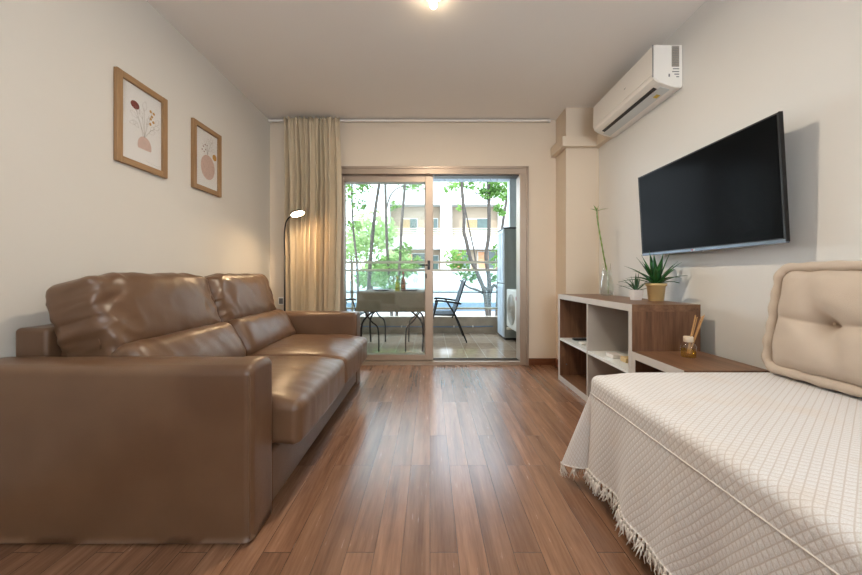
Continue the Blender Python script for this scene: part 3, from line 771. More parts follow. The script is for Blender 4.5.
def back(y0, y1, sd):
    L = y1 - y0
    bm = rbox((.215, L, .345), .045, (5, 60, 30), 5)
    def f(p, n_):
        ey = 1 - (abs(p.y) / (L / 2)) ** 3; ez = 1 - (abs(p.z) / .172) ** 3
        p.x += (.035 if p.x > 0 else -.006) * ey * max(ez, 0)
        if n_.x > .1 or abs(p.y) > L / 2 - .06 or p.z > .1:
            e_ = min(1, max(0, (abs(p.y) / (L / 2) - .45) * 1.8) + max(0, (abs(p.z) / .172 - .5) * .7))
            q = p + Vector((0, sd, 0))
            a_ = Vector((q.x, q.y * 3.4 + q.z * 2.2, q.z * 3.0 - q.y * 1.2))
            p += n_ * (.011 * e_ + .0015) * (.5 - abs(noise.noise(a_ * 3.0)) * 2.2)
            a2 = Vector((q.x * 2, q.y * 3 + q.z * 1.5, q.z * 9 - q.y * 3)); p += n_ * .005 * e_ * (.4 - abs(noise.noise(a2 * 2.2 + Vector((5, 5, 5)))) * 2.5)
        p.z += .008 * ey if p.z > 0 else 0
        p.z -= .008 * (1 if (p.z > 0 and abs(p.y) > L / 2 - .05) else 0) * (abs(p.y) / (L / 2)) ** 6
        return p
    deform(bm, f); place(bm, (-1.392, (y0 + y1) / 2, .735), Matrix.Rotation(R(-17), 4, 'Y')); b_ = obj('back_cushion', bm, 'leather', so, True)
    # seam along the front edge of the near side
    bm = nb(); T = Matrix.Translation((-1.392, (y0 + y1) / 2, .735)) @ Matrix.Rotation(R(-17), 4, 'Y')
    yy = -L / 2 + .012
    tube(bm, [T @ Vector((.056 + .006 * math.sin(i), yy - .001, -.13 + i * .026)) for i in range(11)], .003, 6)
    obj('seam', bm, 'seam', b_, True)
    bm = rbox((.17, L - .01, .27), .06, (5, 40, 14), 5)
    def g(p, n_):
        ey = 1 - (abs(p.y) / (L / 2)) ** 4
        p.x += .022 * ey * (1 - (p.z / .135) ** 2) if p.x > 0 else 0
        a_ = Vector((p.x, (p.y + sd) * 4.2 + p.z * 2, p.z * 1.5))
        p += n_ * (.004 * min(1, .35 + abs(p.y) / L * 1.2)) * (.5 - abs(noise.noise(a_ * 3.2)) * 2.2)
        return p
    deform(bm, g); place(bm, (-1.205, (y0 + y1) / 2, .505), Matrix.Rotation(R(-30), 4, 'Y')); obj('lumbar_cushion', bm, 'leather', so, True)
back(1.330, 2.052, 0); back(2.068, 2.79, 5.3)

# ---------------------------------------------------------------- floor lamp
fl = empty('floor_lamp', (-1.35, 3.16, 0), 'slim black gooseneck floor lamp with a lit disc head beside the curtain', 'lamp')
bm = nb(); lathe(bm, (-1.35, 3.16, 0), [(.11, 0), (.115, .008), (.11, .018), (.02, .024)], 28); obj('base', bm, 'blackmetal', fl, True)
bm = nb(); tube(bm, [(-1.35, 3.16, .02), (-1.35, 3.16, 1.10)], .008, 10); obj('pole', bm, 'blackmetal', fl, True)
hp = at(297.5, 213.5, 3.08)
bm = nb(); tube(bm, smooth_path([(-1.35, 3.16, 1.10), (-1.353, 3.16, 1.26), (-1.345, 3.155, 1.36), (-1.318, 3.14, 1.43), tuple(hp + Vector((-.035, .03, .012)))], 7), .0065, 8); obj('gooseneck', bm, 'blackmetal', fl, True)
hn = Vector((.32, -.12, -.93)).normalized()
T = Matrix.Translation(hp) @ hn.to_track_quat('Z', 'Y').to_matrix().to_4x4()
bm = nb(); lathe(bm, (0, 0, 0), [(.02, -.022), (.055, -.014), (.064, -.004), (.064, .004), (.060, .0045)], 28); place(bm, (0, 0, 0)); bmesh.ops.transform(bm, matrix=T, verts=bm.verts); hd = obj('lamp_head', bm, 'black', fl, True)
bm = nb(); lathe(bm, (0, 0, 0), [(.056, .0047), (.056, .0065)], 28); bmesh.ops.transform(bm, matrix=T, verts=bm.verts); obj('light_disc', bm, 'led', hd)
ot = empty('wall_outlet', (-1.50, YB, .64), 'double wall socket on the back wall behind the floor lamp pole', 'socket')
px = at(284, 301, YB)
bx('plate', 'white', ot, px.x - .055, px.x + .055, YB - .010, YB - .0005, px.z - .04, px.z + .04, bev=.003)
for s in (-.026, .026): bx('switch_insert', 'greymark', ot, px.x + s - .02, px.x + s + .02, YB - .013, YB - .010, px.z - .028, px.z + .028, bev=.002)

# ---------------------------------------------------------------- ceiling bulb
cl = empty('ceiling_lamp', (.02, 1.93, ZC), 'small lit warm bulb hanging just under the ceiling at the top centre', 'lamp')
bm = nb(); lathe(bm, (.02, 1.93, ZC - .0185), [(.02, 0), (.05, .004), (.055, .012), (.055, .018)], 24); obj('canopy', bm, 'white', cl, True)
bm = nb(); lathe(bm, (.02, 1.93, ZC - .036), [(.014, 0), (.015, .004), (.015, .018)], 16); obj('socket', bm, 'white', cl, True)
bm = nb(); lathe(bm, (.02, 1.93, ZC - .07), [(.002, 0), (.014, .003), (.021, .012), (.021, .022), (.014, .034)], 16); obj('bulb', bm, 'bulb', cl, True)
light('bulb_light', 'AREA', (.02, 1.93, ZC - .075), (0, 0, 0), 27, (1.0, 0.86, 0.67), shape='DISK', size=.05)

# ---------------------------------------------------------------- pictures
def lw(px, py):   # pixel -> (Y, z) on the left wall plane
    Y = -XL * F / (VX - px); return Y, H + (VY - py) * Y / F
def picture(label, Y0, Y1, Z0, Z1, fw):
    e = empty('framed_print', (XL, (Y0 + Y1) / 2, Z0), label, 'picture', 'framed botanical prints on the left wall')
    x0, x1 = XL + .001, XL + .022
    for a, b in ((Y0, Y0 + fw), (Y1 - fw, Y1)): bx('frame_side', 'oakZ', e, x0, x1, a, b, Z0, Z1, bev=.002)
    for a, b in ((Z1 - fw, Z1 - .0003), (Z0 + .0003, Z0 + fw)): bx('frame_rail', 'oakY', e, x0, x1 - .0005, Y0 + fw, Y1 - fw, a, b, bev=.002)
    p = bx('print', 'paper', e, x0, x0 + .006, Y0 + fw - .002, Y1 - fw + .002, Z0 + fw - .002, Z1 - fw + .002)
    bx('glass', 'picglass', e, x0 + .010, x0 + .012, Y0 + fw - .001, Y1 - fw + .001, Z0 + fw - .001, Z1 - fw + .001)
    return e, p, x0 + .0062
def disc(bm, x, y, z, ry, rz, top=None):
    vs = []
    for a in range(28):
        t_ = a * math.tau / 28; zz = math.sin(t_) * rz
        if top == 'flat_bottom': zz = max(zz, -rz * .35)
        vs.append(bm.verts.new((x, y + math.cos(t_) * ry, z + zz)))
    bm.faces.new(vs)
def stem(bm, x, pts): tube(bm, smooth_path([(x, a, b) for a, b in pts], 5), .0008, 4)
def leafline(bm, x, y, z, ang, L):
    ca, sa = math.cos(ang), math.sin(ang); P = []
    for i in range(17):
        t_ = i / 16 * 2; s_ = t_ if t_ <= 1 else 2 - t_; w_ = math.sin(s_ * math.pi) * L * .24 * (1 if t_ <= 1 else -1)
        P.append((x, y + ca * L * s_ - sa * w_, z + sa * L * s_ + ca * w_))
    tube(bm, P, .0006, 4)
e, p, xx = picture('larger-looking framed print of a red flower in a pink half-round vase, nearer the camera', 1.755, 2.094, 1.511, 1.995, .034)
bm = nb(); y, z = lw(133.8, 104.9); disc(bm, xx, y, z, .028, .022); obj('red_flower', bm, 'ink_red', p)
bm = nb()
for a, b in ((237, 248), (252, 260), (243, 273), (237, 283), (250, 300), (235, 308)):
    y, z = lw(100 + a / 4.79, 60 + b / 4.79); disc(bm, xx, y, z, .0085, .0085)
obj('ochre_berries', bm, 'ink_gold', p)
y0, z0 = lw(100 + 208 / 4.79, 60 + 415 / 4.79)
bm = nb(); disc(bm, xx, y0, z0, .047, .055, 'flat_bottom'); obj('pink_vase', bm, 'ink_pink', p)
bm = nb(); q = lw(134, 110); zt = z0 + .05
stem(bm, xx, [(y0 - .01, zt), (y0 - .03, zt + .07), (y0 - .055, zt + .13), (q[0], q[1])])
for dy, dz in ((-.005, .17), (.03, .14), (-.05, .10), (.07, .08), (.055, .17), (-.02, .12)):
    stem(bm, xx, [(y0, zt), (y0 + dy * .5, zt + dz * .6), (y0 + dy, zt + dz)])
for dy, dz, a, L in ((-.005, .15, 80, .06), (-.05, .09, 150, .05), (-.055, .06, 195, .045), (-.04, .04, 140, .05), (.06, .08, 20, .05), (.075, .10, 60, .05), (.03, .04, 25, .05), (-.015, .10, 110, .05), (.012, .08, 65, .05), (-.03, .12, 130, .045), (.04, .06, 45, .04)):
    leafline(bm, xx, y0 + dy, zt + dz, R(a), L)
obj('leaf_lines', bm, 'ink_line', p)
bm = nb()
ys, zs = lw(100 + 212 / 4.79, 60 + 482 / 4.79)
P = [(xx, ys + i * .0035, zs + .006 * math.sin(i * 1.9) * math.exp(-i * .03) - i * .0004) for i in range(26)]; tube(bm, P, .0004, 4); obj('signature', bm, 'ink_line', p)
e, p, xx = picture('framed print of a rounded pink vase with an ochre dot, nearer the curtain', 2.323, 2.636, 1.52, 1.995, .034)
def lw2(a, b): return lw(180 + a / 6.05, 110 + b / 6.05)
y, z = lw2(163, 348); bm = nb(); disc(bm, xx, y, z, .078, .078 * 1.15); obj('pink_vase', bm, 'ink_pink', p)
yb_, zb_ = y, z
bm = nb(); y, z = lw2(203, 291); disc(bm, xx + .0004, y, z, .024, .024); obj('ochre_disc', bm, 'ink_gold', p)
bm = nb()
for a, b in ((135, 218), (128, 236), (150, 240), (158, 215), (146, 210), (140, 250)):
    y, z = lw2(a, b); disc(bm, xx, y, z, .005, .005)
obj('small_berries', bm, 'ink_red', p)
bm = nb(); zt = zb_ + .085
for dy, dz in ((-.045, .10), (-.06, .07), (-.02, .11), (.03, .09), (.05, .12), (.0, .08)):
    stem(bm, xx, [(yb_ - .005, zt), (yb_ + dy * .4, zt + dz * .6), (yb_ + dy, zt + dz)])
for dy, dz, a, L in ((.03, .07, 60, .05), (.045, .10, 100, .05), (.01, .04, 40, .04), (.04, .05, 20, .04), (.02, .09, 120, .04)): leafline(bm, xx, yb_ + dy, zt + dz, R(a), L)
obj('leaf_lines', bm, 'ink_line', p)

# ---------------------------------------------------------------- shelf unit (console)
CX0, CX1, CY0, CY1, CZ = 1.132, 1.52, 1.91, 3.00, .752
s = empty('shelf_unit', (1.33, 2.45, 0), 'walnut and pale grey open cube shelf unit against the right wall', 'shelf')
bm = nb(); box(bm, CX0 + .003, CX1, CY0, CY1, CZ - .04, CZ); obj('top', bm, 'walnutY', s)
bm = nb(); box(bm, CX0, CX0 + .003, CY0, CY1, CZ - .04, CZ); box(bm, CX0, CX0 + .003, CY0, CY0 + .03, 0, CZ - .04); box(bm, CX0, CX0 + .003, CY1 - .03, CY1, 0, CZ - .04); box(bm, CX0, CX0 + .003, CY0 + .03, CY1 - .03, 0.0, .045)
obj('edging', bm, 'melamine', s)
bx('side_panel', 'walnutZ', s, CX0 + .003, CX1, CY1 - .03, CY1, 0, CZ - .04)
bx('side_panel', 'walnutZ', s, CX0 + .003, CX1, CY0, CY0 + .03, 0, CZ - .04)
bx('back_panel', 'cellgrey', s, CX1 - .012, CX1, CY0 + .03, CY1 - .03, .045, CZ - .04)
bx('bottom_panel', 'walnutY', s, CX0 + .003, CX1, CY0 + .03, CY1 - .03, .005, .045)
bx('divider', 'cellgrey', s, CX0 + .002, CX1 - .012, 2.445, 2.463, .045, CZ - .04)
bx('shelf', 'shelfwhite', s, CX0 + .002, CX1 - .012, CY0 + .03, 2.445, .352, .372)
bx('shelf', 'shelfwhite', s, CX0 + .002, CX1 - .012, 2.463, CY1 - .03, .352, .372)
bm = nb()
for y in (2.62, 2.80):
    bmesh.ops.create_cone(bm, cap_ends=True, segments=12, radius1=.006, radius2=.006, depth=.004, matrix=Matrix.Translation((CX0 + .06, CY1 - .031, .14)) @ Matrix.Rotation(R(90), 4, 'X'))
    break
obj('screw_cover', bm, 'chrome', s)
bx('cable_strip', 'black', s, CX1 - .10, CX1 - .012, 2.5, CY1 - .03, CZ - .052, CZ - .04)
l = empty('low_shelf_unit', (1.33, 1.7, 0), 'low walnut shelf unit with grey edge between the tall shelf unit and the bed', 'shelf')
LZ, LY0, LY1 = .49, 1.518, 1.908
bx('top', 'walnutY', l, CX0 + .003, CX1, LY0, LY1, LZ - .04, LZ)
bm = nb(); box(bm, CX0, CX0 + .003, LY0, LY1, LZ - .04, LZ); box(bm, CX0, CX0 + .003, LY0, LY0 + .03, 0, LZ - .04); box(bm, CX0, CX0 + .003, LY1 - .03, LY1, 0, LZ - .04); obj('edging', bm, 'melamine', l)
bx('side_panel', 'walnutZ', l, CX0 + .003, CX1, LY0, LY0 + .03, 0, LZ - .04)
bx('side_panel', 'walnutZ', l, CX0 + .003, CX1, LY1 - .03, LY1, 0, LZ - .04)
bx('back_panel', 'walnutZ', l, CX1 - .012, CX1, LY0 + .03, LY1 - .03, .045, LZ - .04)
bx('bottom_panel', 'walnutY', l, CX0 + .003, CX1, LY0 + .03, LY1 - .03, .005, .045)

# things on the shelves
r = empty('remote_control', (1.275, 2.85, .372), 'black remote control on the white shelf in the far upper cell', 'remote control')
bm = nb(); box(bm, 1.20, 1.35, 2.83, 2.875, .3725, .389, bev=.005); obj('body', bm, 'black', r)
bm = nb()
for i in range(5):
    for j in range(3): box(bm, 1.215 + i * .022, 1.225 + i * .022, 2.839 + j * .011, 2.846 + j * .011, .389, .391)
obj('buttons', bm, 'greymark', r)
tag(bx('white_device', 'white', None, 1.18, 1.24, 2.64, 2.71, .3725, .389, bev=.006), 'small white gadget on the white shelf in front of the remote', 'gadget')
t_ = bx('tea_light_box', 'pot_white', None, 1.19, 1.26, 2.215, 2.30, .3725, .396, bev=.004); tag(t_, 'small white box on the shelf in the middle cell, left one', 'box', 'small boxes in the middle cell')
t_ = bx('tea_light_box', 'pot_beige', None, 1.21, 1.27, 2.10, 2.165, .3725, .403, bev=.004); tag(t_, 'small yellowish box on the shelf in the middle cell, right one', 'box', 'small boxes in the middle cell')

# vase with bamboo
vx, vy = 1.435, 2.76
va = empty('glass_vase', (vx, vy, CZ), 'translucent white vase with a two-horned rim at the far end of the shelf unit', 'vase')
bm = nb(); seg = 32; prof = [(.030, 0), (.044, .006), (.050, .05), (.049, .09), (.040, .14), (.030, .185), (.030, .20)]
rings = []
for r_, z in prof + [(.028, .20), (.028, .18), (.038, .14), (.046, .09), (.047, .05), (.040, .01)]:
    ring = []
    for k_ in range(seg):
        a = k_ * math.tau / seg; up_ = 0
        if z >= .185: up_ = .062 * max(0, math.cos(a * 2 + .5)) ** 1.5
        ring.append(bm.verts.new((vx + r_ * math.cos(a), vy + r_ * math.sin(a), CZ + z + up_)))
    rings.append(ring)
for A, Bq in zip(rings, rings[1:]):
    for k_ in range(seg): bm.faces.new((A[k_], A[(k_ + 1) % seg], Bq[(k_ + 1) % seg], Bq[k_]))
bm.faces.new(rings[0][::-1]); bm.faces.new(rings[-1])
obj('vase_body', bm, 'frosted', va, True)
ba = empty('bamboo_stalk', (vx, vy, CZ + .012), 'single tall curved lucky bamboo stalk standing in the glass vase', 'plant')
pts = [Vector((vx + .012, vy, CZ + .014))] + [at(*q, vy) for q in ((607.5, 275), (604.3, 259), (601.8, 245), (599.4, 231.8), (597.2, 217), (596.9, 211))]
P = smooth_path(pts, 6); n = len(P); rad = [.0048 + (.002 if i % 3 == 0 else 0) for i in range(n)]
bm = nb(); tube(bm, P, rad, 8); obj('stalk', bm, 'bamboo', ba, True)
def blade(bm, base, d, L, W, droop, seg=9, fold=.25, up=Vector((0, 0, 1))):
    d = Vector(d).normalized(); side = d.cross(up)
    if side.length < .05: side = Vector((1, 0, 0)).cross(d)
    side.normalize(); rows = []
    p = Vector(base); dd = d.copy()
    for i in range(seg + 1):
        t_ = i / seg; w_ = W * (math.sin(math.pi * min(1, t_ * .85 + .12)) ** .8) * (1 - t_ ** 3)
        nn = side.cross(dd).normalized()
        rows.append([bm.verts.new(p - side * w_ + nn * w_ * fold), bm.verts.new(p), bm.verts.new(p + side * w_ + nn * w_ * fold), bm.verts.new(p - nn * .0012)])
        dd = (dd + Vector((0, 0, -droop / seg))).normalized(); p = p + dd * L / seg
    for A, Bq in zip(rows, rows[1:]):
        bm.faces.new((A[0], A[1], Bq[1], Bq[0])); bm.faces.new((A[1], A[2], Bq[2], Bq[1]))
        bm.faces.new((A[0], Bq[0], Bq[3], A[3])); bm.faces.new((A[2], A[3], Bq[3], Bq[2]))
tip = pts[-1]
for d, L in (((-.5, -.2, .8), .06), ((.9, -.2, .35), .085), ((-.9, .1, .5), .055), ((.3, 0, 1), .05)):
    bm = nb(); blade(bm, tip, d, L, .009, .3); obj('leaf', bm, 'bamboo', ba, True)
def sq_pot(cx, cy, z, wt, wb, h):
    bm = nb(); 
    def ring(w_, zz): return [bm.verts.new((cx + sx * w_ / 2, cy + sy * w_ / 2, zz)) for sx, sy in ((-1, -1), (1, -1), (1, 1), (-1, 1))]
    rr_ = [ring(wb, z), ring(wt, z + h), ring(wt - .008, z + h), ring(wt - .012, z + h - .01)]
    for A, Bq in zip(rr_, rr_[1:]):
        for k_ in range(4): bm.faces.new((A[k_], A[(k_ + 1) % 4], Bq[(k_ + 1) % 4], Bq[k_]))
    bm.faces.new(rr_[0][::-1]); bm.faces.new(rr_[-1])
    bmesh.ops.bevel(bm, geom=[e_ for e_ in bm.edges if abs(e_.verts[0].co.z - e_.verts[1].co.z) > h * .5], offset=.004, segments=2, affect='EDGES')
    return bm
sx_, sy_ = 1.375, 2.27
sp = empty('potted_succulent', (sx_, sy_, CZ), 'small spiky succulent in a small white square pot on the shelf unit', 'potted plant')
obj('pot', sq_pot(sx_, sy_, CZ, .066, .05, .068), 'pot_white', sp)
bx('soil', 'soil', sp, sx_ - .026, sx_ + .026, sy_ - .026, sy_ + .026, CZ + .052, CZ + .062)
random.seed(3)
for i in range(12):
    a = i * 2.4; el = .25 + .75 * (i / 11); d = (math.cos(a) * (1.05 - el), math.sin(a) * (1.05 - el) * .8, el)
    bm = nb(); blade(bm, (sx_ + math.cos(a) * .006, sy_ + math.sin(a) * .006, CZ + .06), d, random.uniform(.09, .14), .009, .15); obj('leaf', bm, 'leaf_grey', sp, True)
for dx_, dz_, L in ((-1, .85, .15), (-1, .5, .14), (-.9, 1.4, .11), (1, 1.0, .12)):
    bm = nb(); blade(bm, (sx_, sy_, CZ + .075), (dx_, -.2, dz_), L, .0045, .7); obj('leaf', bm, 'leaf_grey', sp, True)
bx_, by_ = 1.452, 2.185
pl = empty('potted_plant', (bx_, by_, CZ), 'larger potted plant with dark green strap leaves in a round beige pot', 'potted plant')
bm = nb(); lathe(bm, (bx_, by_, CZ), [(.040, 0), (.043, .003), (.052, .095), (.059, .097), (.060, .112), (.055, .114), (.053, .10)], 32); obj('pot', bm, 'pot_beige', pl, True)
bm = nb(); lathe(bm, (bx_, by_, CZ + .098), [(.051, 0), (.051, .006)], 24); obj('soil', bm, 'soil', pl, True)
random.seed(11)
for i in range(22):
    a = i * 2.39996; t_ = i / 21; sprd = 1.0 - .8 * t_
    d = (math.cos(a) * sprd, math.sin(a) * sprd * .75, .55 + .6 * t_)
    bm = nb(); blade(bm, (bx_ + math.cos(a) * .012, by_ + math.sin(a) * .012, CZ + .103), d, random.uniform(.175, .21) * (1 + .14 * t_), random.uniform(.016, .021), .9 * (1 - t_) + .15, 10); obj('leaf', bm, 'leaf_dark', pl, True)

# reed diffuser
fx, fy = 1.345, 1.77
rd = empty('reed_diffuser', (fx, fy, LZ), 'amber reed diffuser bottle with wooden sticks on the low shelf unit', 'diffuser')
bm = nb(); lathe(bm, (fx, fy, LZ + .0005), [(.030, 0), (.035, .004), (.035, .055), (.031, .066), (.018, .076), (.016, .082)], 28); obj('bottle', bm, 'clear', rd, True)
bm = nb(); lathe(bm, (fx, fy, LZ + .003), [(.030, 0), (.0325, .003), (.0325, .040)], 28); obj('oil', bm, 'oil', rd, True)
bm = nb(); lathe(bm, (fx, fy, LZ + .080), [(.020, 0), (.022, .002), (.022, .026), (.020, .028)], 24); obj('collar', bm, 'cap', rd, True)
for i in range(7):
    a = i * .9; bm = nb(); b0 = Vector((fx + .006 * math.cos(a), fy + .006 * math.sin(a), LZ + .02))
    tp = Vector((fx + .050 + .026 * math.cos(a * 1.3), fy + .018 * math.sin(a * 2), LZ + .215 + .008 * math.sin(a * 5))); tube(bm, [b0, tp], .0018, 6); obj('reed', bm, 'stick', rd)

# ---------------------------------------------------------------- television
tv = empty('television', (1.55, 1.93, 1.33), 'wall-mounted black flat screen television tilted slightly downward on the right wall', 'television')
tl = Matrix.Translation((1.501, 1.926, 1.335)) @ Matrix.Rotation(R(-3.2), 4, 'Y')
def tvp(name, mat, *a, bev=0, parent=tv):
    bm = nb(); box(bm, *a, bev=bev); bmesh.ops.transform(bm, matrix=tl, verts=bm.verts); return obj(name, bm, mat, parent)
WY, HZ = .485, .276
tvp('bezel', 'black', -.008, .012, -WY, WY, -HZ, HZ, bev=.003)
tvp('screen', 'screen', -.0095, -.008, -WY + .009, WY - .009, -HZ + .016, HZ - .009)
tvp('trim_edge', 'chrome', -.011, .008, -WY - .001, WY + .001, -HZ - .006, -HZ + .011, bev=.002)
tvp('side_edge', 'blackmetal', -.010, .008, WY - .001, WY + .003, -HZ, HZ, bev=.001)
tvp('side_edge', 'blackmetal', -.010, .008, -WY - .003, -WY + .001, -HZ, HZ, bev=.001)
tvp('rear_housing', 'black', .012, .048, -.34, .34, -.24, .12, bev=.01)
tvp('indicator', 'greymark', -.012, .004, -.03, .03, -HZ - .011, -HZ - .005, bev=.002)
o_ = text('logo', 'LG', .012, 'white', tv, (0, 0, 0), (0, -1, 0), (0, 0, 1), .0003); o_.data.transform(tl @ Matrix.Translation((-.0115, .012, -HZ + .003)))
bm = nb(); bmesh.ops.create_cone(bm, cap_ends=True, segments=20, radius1=.005, radius2=.005, depth=.001, matrix=tl @ Matrix.Translation((-.0113, .026, -HZ + .003)) @ Matrix.Rotation(R(90), 4, 'Y')); obj('logo_mark', bm, 'redmark', tv)
bm = nb(); box(bm, 1.57, 1.5985, 1.80, 2.05, 1.20, 1.47, bev=.004); box(bm, 1.53, 1.575, 1.84, 1.87, 1.23, 1.44); box(bm, 1.53, 1.575, 1.98, 2.01, 1.23, 1.44); obj('wall_bracket', bm, 'blackmetal', tv)

# ---------------------------------------------------------------- wall air conditioner
ac = empty('air_conditioner', (1.5, 2.54, 2.25), 'white split air conditioner unit mounted high on the right wall', 'air conditioner')
prof = [(1.598, 2.375), (1.43, 2.375), (1.413, 2.362), (1.409, 2.18), (1.416, 2.160), (1.44, 2.142), (1.50, 2.118), (1.56, 2.102), (1.598, 2.108)]
AY0, AY1 = 2.15, 2.93
def extr(bm, prof, y0, y1):
    A = [bm.verts.new((x, y0, z)) for x, z in prof]; Bq = [bm.verts.new((x, y1, z)) for x, z in prof]; n = len(prof)
    for k_ in range(n): bm.faces.new((A[k_], A[(k_ + 1) % n], Bq[(k_ + 1) % n], Bq[k_]))
    bm.faces.new(A[::-1]); bm.faces.new(Bq)
bm = nb(); extr(bm, prof, AY0, AY1); bmesh.ops.bevel(bm, geom=[e_ for e_ in bm.edges if abs(e_.verts[0].co.y - e_.verts[1].co.y) < 1e-6], offset=.004, segments=2, affect='EDGES')
obj('body', bm, 'white', ac)
bm = nb(); extr(bm, [(1.44, 2.378), (1.408, 2.366), (1.4035, 2.185), (1.409, 2.185), (1.412, 2.36), (1.44, 2.372)], AY0 + .002, AY1 - .002); obj('front_panel', bm, 'white', ac)
def und(x): # underside height
    return 2.142 + (2.118 - 2.142) * (x - 1.44) / .06 if x < 1.5 else 2.118 + (2.102 - 2.118) * (x - 1.5) / .06
bm = nb()
extr(bm, [(1.452, und(1.452) - .0025), (1.452, und(1.452) + .003), (1.474, und(1.474) + .003), (1.474, und(1.474) - .0025)], AY0 + .06, AY1 - .06); obj('air_slot', bm, 'black', ac)
bm = nb(); extr(bm, [(1.476, und(1.476) - .004), (1.476, und(1.476)), (1.535, und(1.535)), (1.535, und(1.535) - .004)], AY0 + .03, AY1 - .03); obj('louvre', bm, 'acgrey', ac)
bm = nb(); box(bm, 1.407, 1.412, AY0 - .0012, AY0 + .003, 2.17, 2.372); obj('panel_joint', bm, 'greymark', ac)
lb = bx('rating_label', 'label', ac, 1.528, 1.575, AY0 - .0012, AY0, 2.235, 2.365)
bm = nb()
for i, (w_, z) in enumerate(((.040, 2.222), (.044, 2.204), (.030, 2.188), (.018, 2.172))): box(bm, 1.575 - w_, 1.575, AY0 - .0012, AY0, z - .003, z + .003)
box(bm, 1.508, 1.517, AY0 - .0012, AY0, 2.172, 2.190)
for i in range(8): box(bm, 1.532, 1.571, AY0 - .0018, AY0 - .0012, 2.245 + i * .015, 2.247 + i * .015)
obj('label_lines', bm, 'greymark', ac)
bm = nb(); extr(bm, [(1.50, und(1.5) - .0045), (1.50, und(1.5) - .004), (1.525, und(1.525) - .004), (1.525, und(1.525) - .0045)], AY0 + .10, AY0 + .14); obj('sticker', bm, 'yellow', ac)
text('logo', 'LG', .016, 'greymark', ac, (1.4032, 2.45, 2.26), (0, -1, 0), (0, 0, 1), .0003)

# ---------------------------------------------------------------- bed, cover, cushion
BX0, BX1, BYn, BYf_, BZ = .705, 1.575, -.45, 1.437, .507
bd = empty('day_bed', (1.15, .5, 0), 'single day bed hidden under the woven cover along the right wall', 'bed')
bx('mattress', 'paper', bd, BX0 + .02, BX1, BYn, BYf_ - .02, .25, BZ - .012, bev=.03, seg=4)
bx('bed_base', 'blackmetal', bd, BX0 + .05, BX1 - .02, BYn + .03, BYf_ - .06, .16, .248, bev=.004)
for x in (BX0 + .10, BX1 - .08):
    for y in (BYn + .1, BYf_ - .14): bx('leg', 'blackmetal', bd, x - .02, x + .02, y - .02, y + .02, 0, .16)
DROP = .415
bm = nb(); uvl = bm.loops.layers.uv.new('UVMap'); NU, NV = 130, 220; V = {}; UVc = {}
us = [BX0 - DROP + (1.572 - BX0 + DROP) * i / NU for i in range(NU + 1)]
vs_ = [BYn + (BYf_ - BYn + DROP) * j / NV for j in range(NV + 1)]
rr = .035
def cover_pt(u_, v_):
    bxp = max(u_, BX0 + rr * .3); byp = min(v_, BYf_ - rr * .3); dx, dy = u_ - bxp, v_ - byp; L = math.hypot(dx, dy)
    if L <= 0:
        z = BZ + .004 * noise.noise(Vector((u_ * 3, v_ * 3, 0)))
        z -= .012 * math.exp(-((u_ - BX0) / .10) ** 2)
        return Vector((u_, v_, z))
    corner = min(abs(dx), abs(dy)) / max(abs(dx), abs(dy), 1e-6)
    L = min(L, DROP * (1 + .10 * corner))
    n_ = Vector((dx, dy, 0)).normalized()
    s_ = min(L / (rr * 1.57), 1) * math.pi / 2; down = rr * (1 - math.cos(s_)) + max(L - rr * 1.57, 0); out = rr * math.sin(s_)
    dn = max(0, (L - .09) / DROP)
    out += dn * (.025 + .13 * corner) * (1 if dx < 0 else .15)
    th = math.atan2(dy, dx)
    par = (v_ if corner < .02 or abs(dy) == 0 else BYf_ + th * .15)
    fold = .020 * math.sin(byp * 13 + .6) + .012 * math.sin(byp * 29) + (.028 * math.sin(th * 7.5 + 1.0) if dy > 0 and dx < 0 else 0)
    if dx >= 0: fold = 0
    out += dn * fold
    seam = .002 * math.exp(-((L - .085) / .007) ** 2)
    out += seam
    return Vector((bxp, byp, 0)) + n_ * (out) + Vector((0, 0, BZ - .012 * math.exp(-((bxp - BX0) / .10) ** 2) - down * .985))
for i, u_ in enumerate(us):
    for j, v_ in enumerate(vs_): V[i, j] = bm.verts.new(cover_pt(u_, v_)); UVc[V[i, j]] = (u_, v_)
for i in range(NU):
    for j in range(NV):
        f = bm.faces.new((V[i, j], V[i + 1, j], V[i + 1, j + 1], V[i, j + 1]))
        for lp in f.loops: lp[uvl].uv = UVc[lp.vert]
cv = empty('bed_cover', (1.15, .5, BZ), 'white woven diamond-pattern bed cover with a fringed hem', 'blanket')
c_ = obj('cover_cloth', bm, 'cover', cv, True); c_.modifiers.new('thick', 'SOLIDIFY').thickness = .003
bm = nb(); hp_ = [cover_pt(BX0 - .088, -.4 + q * .03) for q in range(61)] + [cover_pt(BX0 + .01 - .098 * math.cos(q * .26), BYf_ - .01 + .098 * math.sin(q * .26)) for q in range(1, 7)]
tube(bm, [p_ + Vector((-.0015 + .0006 * math.sin(i * 2.3), 0, 0)) for i, p_ in enumerate(hp_)], .0019, 6); obj('hem_seam', bm, 'tassel', cv, True)
